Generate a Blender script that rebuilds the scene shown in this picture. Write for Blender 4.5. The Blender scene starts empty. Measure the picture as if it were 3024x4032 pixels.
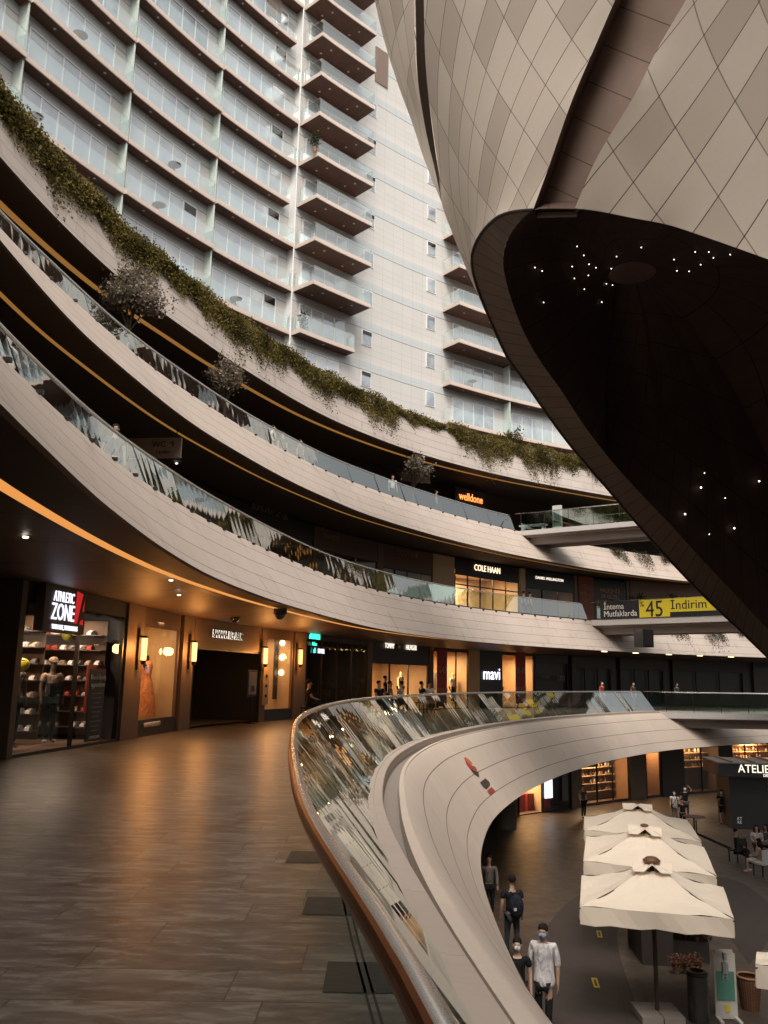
EXPO = 0.92
import bpy, math, random
import numpy as np
from math import sin, cos, pi, radians, sqrt, atan2, floor
from mathutils import Vector, Matrix
from mathutils.bvhtree import BVHTree
random.seed(7); rng = np.random.default_rng(7)
SC = bpy.context.scene
COL = SC.collection

# ------------------------------------------------------------------ camera
CX, CY, F = 1512.0, 2016.0, 3381.17
EYE = 1.6
UPc = np.array([1841.0 - CX, 17418.7, -F]); UPc /= np.linalg.norm(UPc)
FWc = np.array([0, 0, -1.0]); Yc = FWc - UPc * FWc.dot(UPc); Yc /= np.linalg.norm(Yc)
Xc = np.cross(Yc, UPc)
RM = np.array([Xc, Yc, UPc])
def ray(px, py): return RM @ np.array([px - CX, -(py - CY), -F])
def P(px, py, z):                      # point of height z seen at a place in the photo (survey helper)
    r = ray(px, py); k = (z - EYE) / r[2]; return (r[0] * k, r[1] * k, z)
def D(px, py, d):                      # point at distance d ahead
    r = ray(px, py); k = d / r[1]; return (r[0] * k, d, EYE + r[2] * k)
def proj(w):
    c = RM.T @ (np.array(w, float) - np.array([0, 0, EYE])); return CX - c[0] / c[2] * F, CY + c[1] / c[2] * F

cam = bpy.data.cameras.new('camera'); camo = bpy.data.objects.new('camera', cam); COL.objects.link(camo)
cam.sensor_fit = 'VERTICAL'; cam.sensor_height = 36; cam.sensor_width = 27; cam.lens = F / 4032 * 36
cam.clip_start = 0.05; cam.clip_end = 600
M4 = Matrix.Identity(4)
for i in range(3):
    for j in range(3): M4[i][j] = RM[i][j]
M4[2][3] = EYE
camo.matrix_world = M4
SC.camera = camo

# ------------------------------------------------------------------ helpers
def tag(o, label=None, cat=None, group=None, kind=None):
    if label: o['label'] = label
    if cat: o['category'] = cat
    if group: o['group'] = group
    if kind: o['kind'] = kind
    return o
def thing(name, label, cat, loc=(0, 0, 0), rz=0, group=None):
    o = bpy.data.objects.new(name, None); COL.objects.link(o)
    o.location = loc; o.rotation_euler = (0, 0, rz); o.empty_display_size = .2
    o['label'] = label; o['category'] = cat
    if group: o['group'] = group
    return o
def wmat(o):
    m = Matrix.Translation(o.location) @ o.rotation_euler.to_matrix().to_4x4()
    return m
class MB:
    def __init__(s): s.v = []; s.f = []; s.uv = []
    def add(s, vs, fs, uvs=None):
        b = len(s.v); s.v += [tuple(map(float, p)) for p in vs]
        for i, f in enumerate(fs):
            s.f.append(tuple(b + k for k in f))
            s.uv.append(uvs[i] if uvs else [(0, 0)] * len(f))
        return s
    def quad(s, a, b, c, d, uv=None): return s.add([a, b, c, d], [(0, 1, 2, 3)], [uv or [(0, 0), (1, 0), (1, 1), (0, 1)]])
    def box(s, c, h, rz=0, rx=0, ry=0):
        m = Matrix.Translation(c) @ (Matrix.Rotation(rz, 4, 'Z') @ Matrix.Rotation(ry, 4, 'Y') @ Matrix.Rotation(rx, 4, 'X'))
        vs = [m @ Vector((x * h[0], y * h[1], z * h[2])) for x in (-1, 1) for y in (-1, 1) for z in (-1, 1)]
        fs = [(0, 1, 3, 2), (4, 6, 7, 5), (0, 4, 5, 1), (2, 3, 7, 6), (0, 2, 6, 4), (1, 5, 7, 3)]
        dd = [(h[1], h[2]), (h[1], h[2]), (h[0], h[2]), (h[0], h[2]), (h[0], h[1]), (h[0], h[1])]
        return s.add(vs, fs, [[(0, 0), (2 * a, 0), (2 * a, 2 * b), (0, 2 * b)] for a, b in dd])
    def tube(s, pts, r, n=8, cap=True):
        pts = [Vector(p) for p in pts]; rs = r if isinstance(r, (list, tuple)) else [r] * len(pts)
        rings = []; up = Vector((0, 0, 1)); L = 0
        for i, p in enumerate(pts):
            t = (pts[min(i + 1, len(pts) - 1)] - pts[max(i - 1, 0)]).normalized()
            a = t.cross(up if abs(t.z) < .95 else Vector((1, 0, 0))).normalized(); b = t.cross(a)
            rings.append([p + (a * cos(2 * pi * k / n) + b * sin(2 * pi * k / n)) * rs[i] for k in range(n)])
        vs = [q for R in rings for q in R]; fs = []; 
        for i in range(len(pts) - 1):
            for k in range(n): fs.append((i * n + k, i * n + (k + 1) % n, (i + 1) * n + (k + 1) % n, (i + 1) * n + k))
        if cap: fs.append(tuple(range(n))[::-1]); fs.append(tuple((len(pts) - 1) * n + k for k in range(n)))
        return s.add(vs, fs)
    def lathe(s, prof, c=(0, 0, 0), n=20, sx=1, sy=1):
        vs = [(c[0] + r * cos(2 * pi * k / n) * sx, c[1] + r * sin(2 * pi * k / n) * sy, c[2] + z) for r, z in prof for k in range(n)]
        fs = [(i * n + k, i * n + (k + 1) % n, (i + 1) * n + (k + 1) % n, (i + 1) * n + k) for i in range(len(prof) - 1) for k in range(n)]
        uv = [[(k / n, i), ((k + 1) / n, i), ((k + 1) / n, i + 1), (k / n, i + 1)] for i in range(len(prof) - 1) for k in range(n)]
        return s.add(vs, fs, uv)
    def ball(s, c, r, n=10, sx=1, sy=1, sz=1):
        pr = [(max(1e-4, r * sin(pi * i / n)), -r * cos(pi * i / n) * sz) for i in range(n + 1)]
        return s.lathe(pr, c, n + 4, sx, sy)
    def build(s, name, mat, parent=None, smooth=False, world=True):
        me = bpy.data.meshes.new(name); me.from_pydata(s.v, [], s.f)
        ul = me.uv_layers.new(name='UVMap')
        flat = [c for f in s.uv for u in f for c in u]
        ul.data.foreach_set('uv', flat)
        if isinstance(mat, (list, tuple)):
            for m in mat: me.materials.append(m)
        elif mat: me.materials.append(mat)
        if smooth: me.polygons.foreach_set('use_smooth', [True] * len(me.polygons))
        me.update()
        o = bpy.data.objects.new(name, me); COL.objects.link(o)
        if parent is not None:
            o.parent = parent
            if world: o.matrix_parent_inverse = root_inv(parent)
        return o
def root_inv(p):
    return wmat(p).inverted() if (p.type == 'EMPTY' or p.parent is None) else Matrix.Identity(4)
def smooth_angle(o, deg=40):
    me = o.data
    me.polygons.foreach_set('use_smooth', [True] * len(me.polygons))
    try: me.set_sharp_from_angle(angle=radians(deg))
    except Exception: pass

class Curve:
    def __init__(s, pts, ds=.25):
        pts = [np.array(p, float) for p in pts]; out = []
        for i in range(len(pts) - 1):
            p0 = pts[i - 1] if i else 2 * pts[0] - pts[1]; p1, p2 = pts[i], pts[i + 1]
            p3 = pts[i + 2] if i + 2 < len(pts) else 2 * pts[-1] - pts[-2]
            for k in range(24):
                t = k / 24; out.append(.5 * (2 * p1 + (p2 - p0) * t + (2 * p0 - 5 * p1 + 4 * p2 - p3) * t * t + (3 * p1 - p0 - 3 * p2 + p3) * t ** 3))
        out.append(pts[-1]); out = np.array(out)
        # light smoothing keeps the plan fair
        for _ in range(60): out[1:-1] = .25 * out[:-2] + .5 * out[1:-1] + .25 * out[2:]
        L = np.concatenate([[0], np.cumsum(np.linalg.norm(np.diff(out, axis=0), axis=1))])
        s.len = L[-1]; n = int(s.len / ds) + 1; s.S = np.linspace(0, s.len, n)
        s.p = np.stack([np.interp(s.S, L, out[:, 0]), np.interp(s.S, L, out[:, 1])], 1)
        t = np.gradient(s.p, axis=0); t /= np.linalg.norm(t, axis=1)[:, None]
        s.n = np.stack([t[:, 1], -t[:, 0]], 1)
    def at(s, q, o=0, z=0):
        x = np.interp(q, s.S, s.p[:, 0]); y = np.interp(q, s.S, s.p[:, 1])
        nx = np.interp(q, s.S, s.n[:, 0]); ny = np.interp(q, s.S, s.n[:, 1])
        return (float(x + nx * o), float(y + ny * o), z)
    def ang(s, q):                      # heading of the outward normal
        nx = np.interp(q, s.S, s.n[:, 0]); ny = np.interp(q, s.S, s.n[:, 1]); return atan2(ny, nx)
    def s_at_px(s, px, z=1.6, o=0, lo=None):
        best = None; prev = None
        for q in np.arange(s.len if False else 0, s.len, .1):
            p = s.at(q, o, z)
            if p[1] < .5: prev = None; continue
            x = proj(p)[0]
            if lo is not None and q < lo: prev = x; continue
            if prev is not None and (prev - px) * (x - px) <= 0: return q
            prev = x
        return s.len
    def s_at_y(s, Y):
        i = int(np.argmin(abs(s.p[:, 1] - Y))); return float(s.S[i])
def sweep(cv, prof, s0=0, s1=None, ds=.4, close=False):
    s1 = cv.len if s1 is None else s1
    n = max(2, int((s1 - s0) / ds) + 1); qs = np.linspace(s0, s1, n)
    pv = [0]
    for a, b in zip(prof[:-1], prof[1:]): pv.append(pv[-1] + math.hypot(b[0] - a[0], b[1] - a[1]))
    vs = [cv.at(q, o, z) for q in qs for o, z in prof]; m = len(prof); fs = []; uv = []
    for i in range(n - 1):
        for k in range(m - 1):
            fs.append((i * m + k, (i + 1) * m + k, (i + 1) * m + k + 1, i * m + k + 1))
            uv.append([(qs[i], pv[k]), (qs[i + 1], pv[k]), (qs[i + 1], pv[k + 1]), (qs[i], pv[k + 1])])
    b = MB().add(vs, fs, uv)
    if close:
        b.f.append(tuple(range(m))); b.uv.append([(0, 0)] * m)
        b.f.append(tuple((n - 1) * m + k for k in range(m))[::-1]); b.uv.append([(0, 0)] * m)
    return b

# ------------------------------------------------------------------ materials
MATS = {}
def nt(m): m.use_nodes = True; return m.node_tree
class G:
    """tiny node-graph builder"""
    def __init__(s, name):
        s.m = bpy.data.materials.new(name); s.t = nt(s.m); s.t.nodes.clear()
        s.out = s.t.nodes.new('ShaderNodeOutputMaterial')
    def n(s, typ, **k):
        x = s.t.nodes.new(typ)
        for a, b in k.items():
            if a.startswith('i_'):
                key = a[2:]; key = int(key) if key.isdigit() else key.replace('_', ' ')
                if isinstance(b, bpy.types.NodeSocket): s.t.links.new(b, x.inputs[key])
                else: x.inputs[key].default_value = b
            else: setattr(x, a, b)
        return x
    def math(s, op, a, b=None, c=None):
        x = s.t.nodes.new('ShaderNodeMath'); x.operation = op
        for i, v in enumerate((a, b, c)):
            if v is None: continue
            if isinstance(v, bpy.types.NodeSocket): s.t.links.new(v, x.inputs[i])
            else: x.inputs[i].default_value = v
        return x.outputs[0]
    def mix(s, fac, a, b):
        x = s.t.nodes.new('ShaderNodeMix'); x.data_type = 'RGBA'
        for i, v in ((0, fac), (6, a), (7, b)):
            if isinstance(v, bpy.types.NodeSocket): s.t.links.new(v, x.inputs[i])
            else: x.inputs[i].default_value = v if not isinstance(v, tuple) or len(v) == 4 else v + (1,)
        return x.outputs[2]
    def noise(s, vec, scale, detail=3, rough=.5, dist=0):
        x = s.n('ShaderNodeTexNoise', i_Scale=scale, i_Detail=detail, i_Roughness=rough, i_Distortion=dist)
        s.t.links.new(vec, x.inputs['Vector']); return x.outputs[0]
    def ramp(s, fac, a, b):   # smooth 0..1 between a and b
        x = s.n('ShaderNodeMapRange', i_1=a, i_2=b); s.t.links.new(fac, x.inputs[0]); return x.outputs[0]
    def bsdf(s, col, rough=.6, metal=0, bump=None, bs=.2, bd=.02, spec=.5, **k):
        b = s.n('ShaderNodeBsdfPrincipled')
        if bs == 0: bump = None
        for key, v in (('Base Color', col), ('Roughness', rough), ('Metallic', metal), ('Specular IOR Level', spec)):
            if isinstance(v, bpy.types.NodeSocket): s.t.links.new(v, b.inputs[key])
            else: b.inputs[key].default_value = v if not (isinstance(v, tuple) and len(v) == 3) else v + (1,)
        for key, v in k.items(): b.inputs[key.replace('_', ' ')].default_value = v
        if bump is not None:
            bp = s.n('ShaderNodeBump', i_Strength=bs, i_Distance=bd); s.t.links.new(bump, bp.inputs['Height'])
            s.t.links.new(bp.outputs[0], b.inputs['Normal'])
        return b.outputs[0]
    def done(s, sh): s.t.links.new(sh, s.out.inputs[0]); return s.m
    def line(s, x, period, half):      # 1 on the line, 0 elsewhere
        a = s.math('FRACT', s.math('DIVIDE', x, period)); d = s.math('ABSOLUTE', s.math('SUBTRACT', a, .5))
        return s.math('GREATER_THAN', d, .5 - half / period)
def plain(name, col, rough=.6, metal=0, var=.12, scale=6, bump=.15, spec=.5):
    if name in MATS: return MATS[name]
    if metal > .8: bump = 0; var = 0; scale = 1
    g = G(name); tc = g.n('ShaderNodeTexCoord')
    nz = g.noise(tc.outputs['Object'], scale, 4)
    lo = tuple(c * (1 - var) for c in col); hi = tuple(min(1, c * (1 + var)) for c in col)
    c = g.mix(nz, lo, hi)
    r = g.math('ADD', g.math('MULTIPLY', nz, .15), max(0, rough - .07))
    MATS[name] = g.done(g.bsdf(c, r, metal, bump=nz, bs=bump, bd=.01, spec=spec)); return MATS[name]
def emit(name, col, st):
    if name in MATS: return MATS[name]
    g = G(name); e = g.n('ShaderNodeEmission', i_Color=col + (1,), i_Strength=st)
    MATS[name] = g.done(e.outputs[0]); return MATS[name]

def m_cladding(name='stone_cladding', base=(.53, .45, .395), rows=.62, diag=.28, stain=.75, joint=.4):
    g = G(name); tc = g.n('ShaderNodeTexCoord'); sx = g.n('ShaderNodeSeparateXYZ'); g.t.links.new(tc.outputs['UV'], sx.inputs[0])
    u, v = sx.outputs[0], sx.outputs[1]
    row = g.math('FLOOR', g.math('DIVIDE', v, rows))
    # slabs joined obliquely
    us = g.math('ADD', g.math('ADD', u, g.math('MULTIPLY', v, diag)), g.math('MULTIPLY', row, .0))
    l1 = g.line(v, rows, .011); l2 = g.line(us, 1.5, .006)
    cellv = g.n('ShaderNodeCombineXYZ'); g.t.links.new(g.math('FLOOR', g.math('DIVIDE', us, 1.5)), cellv.inputs[0]); g.t.links.new(row, cellv.inputs[1])
    wn = g.n('ShaderNodeTexWhiteNoise'); g.t.links.new(cellv.outputs[0], wn.inputs['Vector'])
    # streaky stains running obliquely down
    mp = g.n('ShaderNodeCombineXYZ'); g.t.links.new(g.math('MULTIPLY', us, 2.2), mp.inputs[0]); g.t.links.new(g.math('MULTIPLY', v, .5), mp.inputs[1])
    st = g.noise(mp.outputs[0], 1.3, 5, .6, .4)
    st = g.ramp(st, .55, .78)
    big = g.noise(tc.outputs['Object'], .35, 4)
    fine = g.noise(tc.outputs['Object'], 9, 5)
    c = g.mix(big, tuple(b * .86 for b in base), tuple(min(1, b * 1.1) for b in base))
    c = g.mix(g.math('MULTIPLY', wn.outputs[0], .35), c, tuple(b * .78 for b in base))
    c = g.mix(g.math('MULTIPLY', st, stain), c, (.25, .2, .165))
    c = g.mix(g.math('MULTIPLY', fine, .25), c, tuple(b * .75 for b in base))
    c = g.mix(g.math('MULTIPLY', l2, joint), c, (.16, .13, .11))
    c = g.mix(g.math('MULTIPLY', l1, .85), c, (.10, .075, .06))
    h = g.math('SUBTRACT', g.math('MULTIPLY', fine, .2), l1)
    MATS[name] = g.done(g.bsdf(c, .62, bump=h, bs=.5, bd=.012, spec=.3)); return MATS[name]

def m_floor():
    g = G('walkway_stone'); tc = g.n('ShaderNodeTexCoord'); sx = g.n('ShaderNodeSeparateXYZ'); g.t.links.new(tc.outputs['Object'], sx.inputs[0])
    x, y = sx.outputs[0], sx.outputs[1]
    yy = g.math('ADD', y, g.math('MULTIPLY', x, -.02))
    H = .47; row = g.math('FLOOR', g.math('DIVIDE', yy, H))
    wr = g.n('ShaderNodeTexWhiteNoise', noise_dimensions='1D'); g.t.links.new(row, wr.inputs['W'])
    xs = g.math('ADD', x, g.math('MULTIPLY', wr.outputs[0], 1.1)); Lx = 1.25
    col = g.math('FLOOR', g.math('DIVIDE', xs, Lx))
    cv = g.n('ShaderNodeCombineXYZ'); g.t.links.new(row, cv.inputs[0]); g.t.links.new(col, cv.inputs[1])
    wn = g.n('ShaderNodeTexWhiteNoise'); g.t.links.new(cv.outputs[0], wn.inputs['Vector'])
    l = g.math('MAXIMUM', g.line(yy, H, .006), g.line(xs, Lx, .005))
    mp = g.n('ShaderNodeCombineXYZ'); g.t.links.new(g.math('MULTIPLY', x, .9), mp.inputs[0]); g.t.links.new(g.math('MULTIPLY', y, 5.0), mp.inputs[1]); g.t.links.new(g.math('MULTIPLY', wn.outputs[0], 30), mp.inputs[2])
    vein = g.noise(mp.outputs[0], 2.2, 7, .68, 1.2)
    cloud = g.noise(tc.outputs['Object'], 1.1, 5, .6, .5); fine = g.noise(tc.outputs['Object'], 40, 4, .7)
    c = g.mix(g.ramp(vein, .3, .72), (.034, .027, .021), (.19, .165, .138))
    c = g.mix(g.math('MULTIPLY', wn.outputs[0], .7), c, (.05, .036, .027))
    c = g.mix(g.ramp(cloud, .42, .8), c, (.085, .066, .052))
    m2 = g.n('ShaderNodeCombineXYZ'); g.t.links.new(g.math('MULTIPLY', x, 1.3), m2.inputs[0]); g.t.links.new(g.math('MULTIPLY', y, 4.6), m2.inputs[1]); g.t.links.new(g.math('MULTIPLY', wn.outputs[0], 9), m2.inputs[2])
    mott = g.noise(m2.outputs[0], 1.7, 9, .74, .5); c = g.mix(g.math('MULTIPLY', g.ramp(mott, .5, .6), .5), c, (.27, .235, .19)); c = g.mix(g.math('MULTIPLY', g.ramp(mott, .47, .38), .62), c, (.03, .02, .015))
    c = g.mix(g.math('MULTIPLY', fine, .22), c, (.05, .042, .036))
    c = g.mix(g.math('MULTIPLY', l, .8), c, (.03, .025, .02))
    r = g.math('ADD', g.math('MULTIPLY', vein, .35), .2)
    h = g.math('SUBTRACT', g.math('MULTIPLY', vein, .5), l)
    MATS['floor'] = g.done(g.bsdf(c, r, bump=h, bs=.35, bd=.005, spec=.35)); return MATS['floor']

def m_ground():
    g = G('plaza_paving'); tc = g.n('ShaderNodeTexCoord')
    br = g.n('ShaderNodeTexBrick', i_Scale=1.0, i_Mortar_Size=.008, i_Color1=(.12, .09, .068, 1), i_Color2=(.085, .064, .049, 1), i_Mortar=(.035, .027, .02, 1))
    br.inputs['Brick Width'].default_value = .9; br.inputs['Row Height'].default_value = .3
    mp = g.n('ShaderNodeMapping'); mp.inputs['Rotation'].default_value = (0, 0, .9); g.t.links.new(tc.outputs['Object'], mp.inputs[0]); g.t.links.new(mp.outputs[0], br.inputs[0])
    nz = g.noise(tc.outputs['Object'], 2.2, 6, .65); fine = g.noise(tc.outputs['Object'], 22, 4, .6)
    c = g.mix(g.ramp(nz, .35, .75), br.outputs[0], (.055, .042, .032)); c = g.mix(g.math('MULTIPLY', fine, .4), c, (.045, .034, .026))
    MATS['ground'] = g.done(g.bsdf(c, g.math('ADD', g.math('MULTIPLY', nz, .3), .28), bump=fine, bs=.15, bd=.005)); return MATS['ground']

def m_glass(name, tint=(.80, .92, .88), refl=.16, wav=.02, sc=3.0, facmul=.8):
    g = G(name); tc = g.n('ShaderNodeTexCoord')
    nz = g.noise(tc.outputs['Object'], sc, 1.5, .4)
    bp = g.n('ShaderNodeBump', i_Strength=1.0, i_Distance=wav); g.t.links.new(nz, bp.inputs['Height'])
    gl = g.n('ShaderNodeBsdfGlossy', i_Roughness=.015, i_Color=(.95, 1, .98, 1)); g.t.links.new(bp.outputs[0], gl.inputs['Normal'])
    tr = g.n('ShaderNodeBsdfTransparent', i_Color=tint + (1,))
    ge = g.n('ShaderNodeNewGeometry'); dp = g.n('ShaderNodeVectorMath', operation='DOT_PRODUCT')
    g.t.links.new(ge.outputs['Normal'], dp.inputs[0]); g.t.links.new(ge.outputs['Incoming'], dp.inputs[1])
    fr = g.math('ADD', g.math('MULTIPLY', g.math('POWER', g.math('SUBTRACT', 1.0, g.math('ABSOLUTE', dp.outputs['Value'])), 5.0), .92), .08)
    fac = g.math('MINIMUM', g.math('ADD', g.math('MULTIPLY', fr, facmul), refl), .95)
    mx = g.n('ShaderNodeMixShader'); g.t.links.new(fac, mx.inputs[0]); g.t.links.new(tr.outputs[0], mx.inputs[1]); g.t.links.new(gl.outputs[0], mx.inputs[2])
    MATS[name] = g.done(mx.outputs[0]); return MATS[name]

def m_tower():
    g = G('tower_panels'); tc = g.n('ShaderNodeTexCoord'); sx = g.n('ShaderNodeSeparateXYZ'); g.t.links.new(tc.outputs['UV'], sx.inputs[0])
    u, v = sx.outputs[0], sx.outputs[1]          # u along the wall, v metres above a slab line
    fl = g.math('FLOOR', g.math('DIVIDE', v, 3.2)); w = g.math('SUBTRACT', v, g.math('MULTIPLY', fl, 3.2))
    def band(a, b): return g.math('MULTIPLY', g.math('GREATER_THAN', w, a), g.math('LESS_THAN', w, b))
    cell = g.n('ShaderNodeCombineXYZ'); g.t.links.new(g.math('FLOOR', g.math('DIVIDE', u, 1.05)), cell.inputs[0]); g.t.links.new(g.math('FLOOR', g.math('MULTIPLY', v, 1.25)), cell.inputs[1])
    wn = g.n('ShaderNodeTexWhiteNoise'); g.t.links.new(cell.outputs[0], wn.inputs['Vector'])
    big = g.noise(tc.outputs['Object'], .25, 4)
    c = g.mix(big, (.58, .56, .535), (.65, .63, .605))
    c = g.mix(g.math('MULTIPLY', wn.outputs[0], .3), c, (.53, .52, .50))
    c = g.mix(g.math('MULTIPLY', band(2.3, 2.95), .55), c, (.50, .56, .60))
    c = g.mix(g.math('MULTIPLY', band(2.95, 3.2), .6), c, (.68, .64, .61))
    c = g.mix(g.math('MULTIPLY', band(0, .35), .5), c, (.64, .61, .585))
    l = g.math('MULTIPLY', g.line(u, 1.05, .012), .35)
    for z in (.36, .85, 1.35): l = g.math('MAXIMUM', l, g.math('MULTIPLY', band(z - .012, z + .012), .35))
    l = g.math('MAXIMUM', l, g.math('MULTIPLY', band(2.62, 2.64), .3))
    l = g.math('MAXIMUM', l, g.math('MULTIPLY', band(2.26, 2.32), .85))
    c = g.mix(l, c, (.13, .13, .14))
    MATS['tower'] = g.done(g.bsdf(c, .38, spec=.5)); return MATS['tower']

def m_egg():
    g = G('shell_panels'); tc = g.n('ShaderNodeTexCoord'); sx = g.n('ShaderNodeSeparateXYZ'); g.t.links.new(tc.outputs['UV'], sx.inputs[0])
    a, b = sx.outputs[0], sx.outputs[1]
    cell = g.n('ShaderNodeCombineXYZ'); g.t.links.new(g.math('FLOOR', a), cell.inputs[0]); g.t.links.new(g.math('FLOOR', b), cell.inputs[1])
    wn = g.n('ShaderNodeTexWhiteNoise'); g.t.links.new(cell.outputs[0], wn.inputs['Vector'])
    big = g.noise(tc.outputs['Object'], .4, 5); fine = g.noise(tc.outputs['Object'], 7, 5, .6)
    c = g.mix(big, (.65, .56, .465), (.74, .645, .54))
    w = g.math('MULTIPLY', g.ramp(wn.outputs[0], .66, .8), g.ramp(b, 0.9, 1.4))
    c = g.mix(g.math('MULTIPLY', w, .42), c, (.34, .26, .205))
    c = g.mix(g.math('MULTIPLY', wn.outputs[0], .10), c, (.42, .36, .30))
    c = g.mix(g.math('MULTIPLY', fine, .2), c, (.42, .36, .30))
    l1 = g.line(a, 1, .013); l2 = g.line(b, 1, .011)
    c = g.mix(g.math('MULTIPLY', l2, .65), c, (.09, .065, .05)); c = g.mix(g.math('MULTIPLY', l1, .92), c, (.03, .022, .018))
    h = g.math('SUBTRACT', g.math('MULTIPLY', fine, .2), g.math('MAXIMUM', l1, g.math('MULTIPLY', l2, .4)))
    MATS['egg'] = g.done(g.bsdf(c, .6, bump=h, bs=.5, bd=.02, spec=.3)); return MATS['egg']

def m_lines(name, col, lcol, pu, pv, hu=.012, hv=.012, rough=.6, var=.2, diag=0.0, amt=.9, spec=.3):
    """painted boards / panels: joints every pu along u and pv along v"""
    g = G(name); tc = g.n('ShaderNodeTexCoord'); sx = g.n('ShaderNodeSeparateXYZ'); g.t.links.new(tc.outputs['UV'], sx.inputs[0])
    u, v = sx.outputs[0], sx.outputs[1]
    us = g.math('ADD', u, g.math('MULTIPLY', v, diag)); l = None
    nz = g.noise(tc.outputs['Object'], 1.5, 5); 
    c = g.mix(nz, tuple(x * (1 - var) for x in col), tuple(x * (1 + var) for x in col))
    if pu: l = g.line(us, pu, hu)
    if pv: l2 = g.line(v, pv, hv); l = l2 if l is None else g.math('MAXIMUM', l, l2)
    if pu:
        wn = g.n('ShaderNodeTexWhiteNoise', noise_dimensions='1D'); g.t.links.new(g.math('FLOOR', g.math('DIVIDE', us, pu)), wn.inputs['W'])
        c = g.mix(g.math('MULTIPLY', wn.outputs[0], var), c, tuple(x * .6 for x in col))
    c = g.mix(g.math('MULTIPLY', l, amt), c, lcol)
    MATS[name] = g.done(g.bsdf(c, rough, bump=g.math('SUBTRACT', nz, l), bs=.3, bd=.01, spec=spec)); return MATS[name]

def m_leaf(name, c1, c2, c3):
    g = G(name); oi = g.n('ShaderNodeNewGeometry'); tc = g.n('ShaderNodeTexCoord')
    r = oi.outputs['Random Per Island']; nz = g.noise(tc.outputs['Object'], .9, 3)
    c = g.mix(r, c1, c2); c = g.mix(g.ramp(nz, .4, .7), c, c3)
    b = g.n('ShaderNodeBsdfDiffuse'); g.t.links.new(c, b.inputs[0])
    t = g.n('ShaderNodeBsdfTranslucent'); g.t.links.new(c, t.inputs[0])
    mx = g.n('ShaderNodeMixShader', i_0=.3); g.t.links.new(b.outputs[0], mx.inputs[1]); g.t.links.new(t.outputs[0], mx.inputs[2])
    MATS[name] = g.done(mx.outputs[0]); return MATS[name]

m_cladding(); m_cladding('clean_toplit_cladding', (.69, .58, .49), .70, .28, .22, .12); m_cladding('ledge_stone', (.53, .44, .375), 5.0, .0, .35)  # lowest gallery's stone: fewer stains, and its top light painted as lighter colour
m_cladding('planter_concrete', (.50, .44, .40), .55, .3, .8)
m_floor(); m_ground(); m_tower(); m_egg()
m_glass('balustrade_glass', (.70, .84, .79), .26, .006, .28)
m_glass('tower_glass', (.90, .97, .97), .24, .0, 3, .9)
m_glass('shop_glass', (.95, .94, .92), .01, .0, 1.5, .38)
m_lines('ceiling_boards', (.135, .08, .052), (.012, .008, .006), 2.4, 0, .03, .02, .5, .3, .9)
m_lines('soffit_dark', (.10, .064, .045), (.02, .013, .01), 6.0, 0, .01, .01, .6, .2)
m_lines('balcony_wood', (.12, .062, .042), (.03, .015, .01), .18, 0, .006, .01, .5, .35)
m_lines('shell_edge', (.125, .088, .064), (.02, .014, .01), .72, 0, .018, .01, .6, .2, .35)
m_leaf('ivy_leaves', (.055, .045, .013), (.27, .215, .075), (.04, .032, .01))
m_leaf('olive_leaves', (.16, .135, .105), (.42, .36, .29), (.09, .07, .045))
m_leaf('shrub_leaves', (.03, .045, .02), (.08, .09, .04), (.02, .02, .01)); m_leaf('dark_ivy', (.035, .032, .014), (.09, .08, .035), (.02, .018, .01))
B = plain
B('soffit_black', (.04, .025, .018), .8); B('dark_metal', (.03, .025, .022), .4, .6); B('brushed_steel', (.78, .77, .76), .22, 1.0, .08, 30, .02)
B('bronze_rail', (.22, .09, .04), .3, .9, .15, 20, .02); B('pale_slab', (.66, .55, .48), .6); B('white_frame', (.82, .82, .81), .45)
B('green_fin', (.60, .69, .64), .3); B('window_glass', (.12, .17, .22), .06, .0, .05, 1, 0.0, 1.0); B('window_curtain', (.5, .55, .58), .5)
B('dark_glass', (.018, .018, .02), .08, 0, .1, 2, 0, .8); B('pier_stone', (.15, .105, .07), .55); B('pier_dark', (.10, .075, .055), .55)
B('black_board', (.012, .011, .012), .45); B('white_steel', (.55, .52, .5), .4); B('canvas', (.84, .73, .60), .85, 0, .05, 3)
B('bark', (.07, .05, .035), .9, 0, .3, 30, .6); B('lamp_white', (.6, .58, .55), .5); B('gutter_grey', (.30, .255, .225), .8)
emit('strip_light', (1.0, .40, .10), .45); emit('strip_dim', (1.0, .45, .11), .15); emit('lamp_warm', (1.0, .68, .34), 4.0); emit('spot_white', (1, .93, .82), 3.0)
emit('sconce_glow', (1.0, .45, .12), 2.2); emit('letters_white', (.85, .85, 1.0), .9); emit('letters_soft', (1.0, .86, .7), .8)
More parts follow.
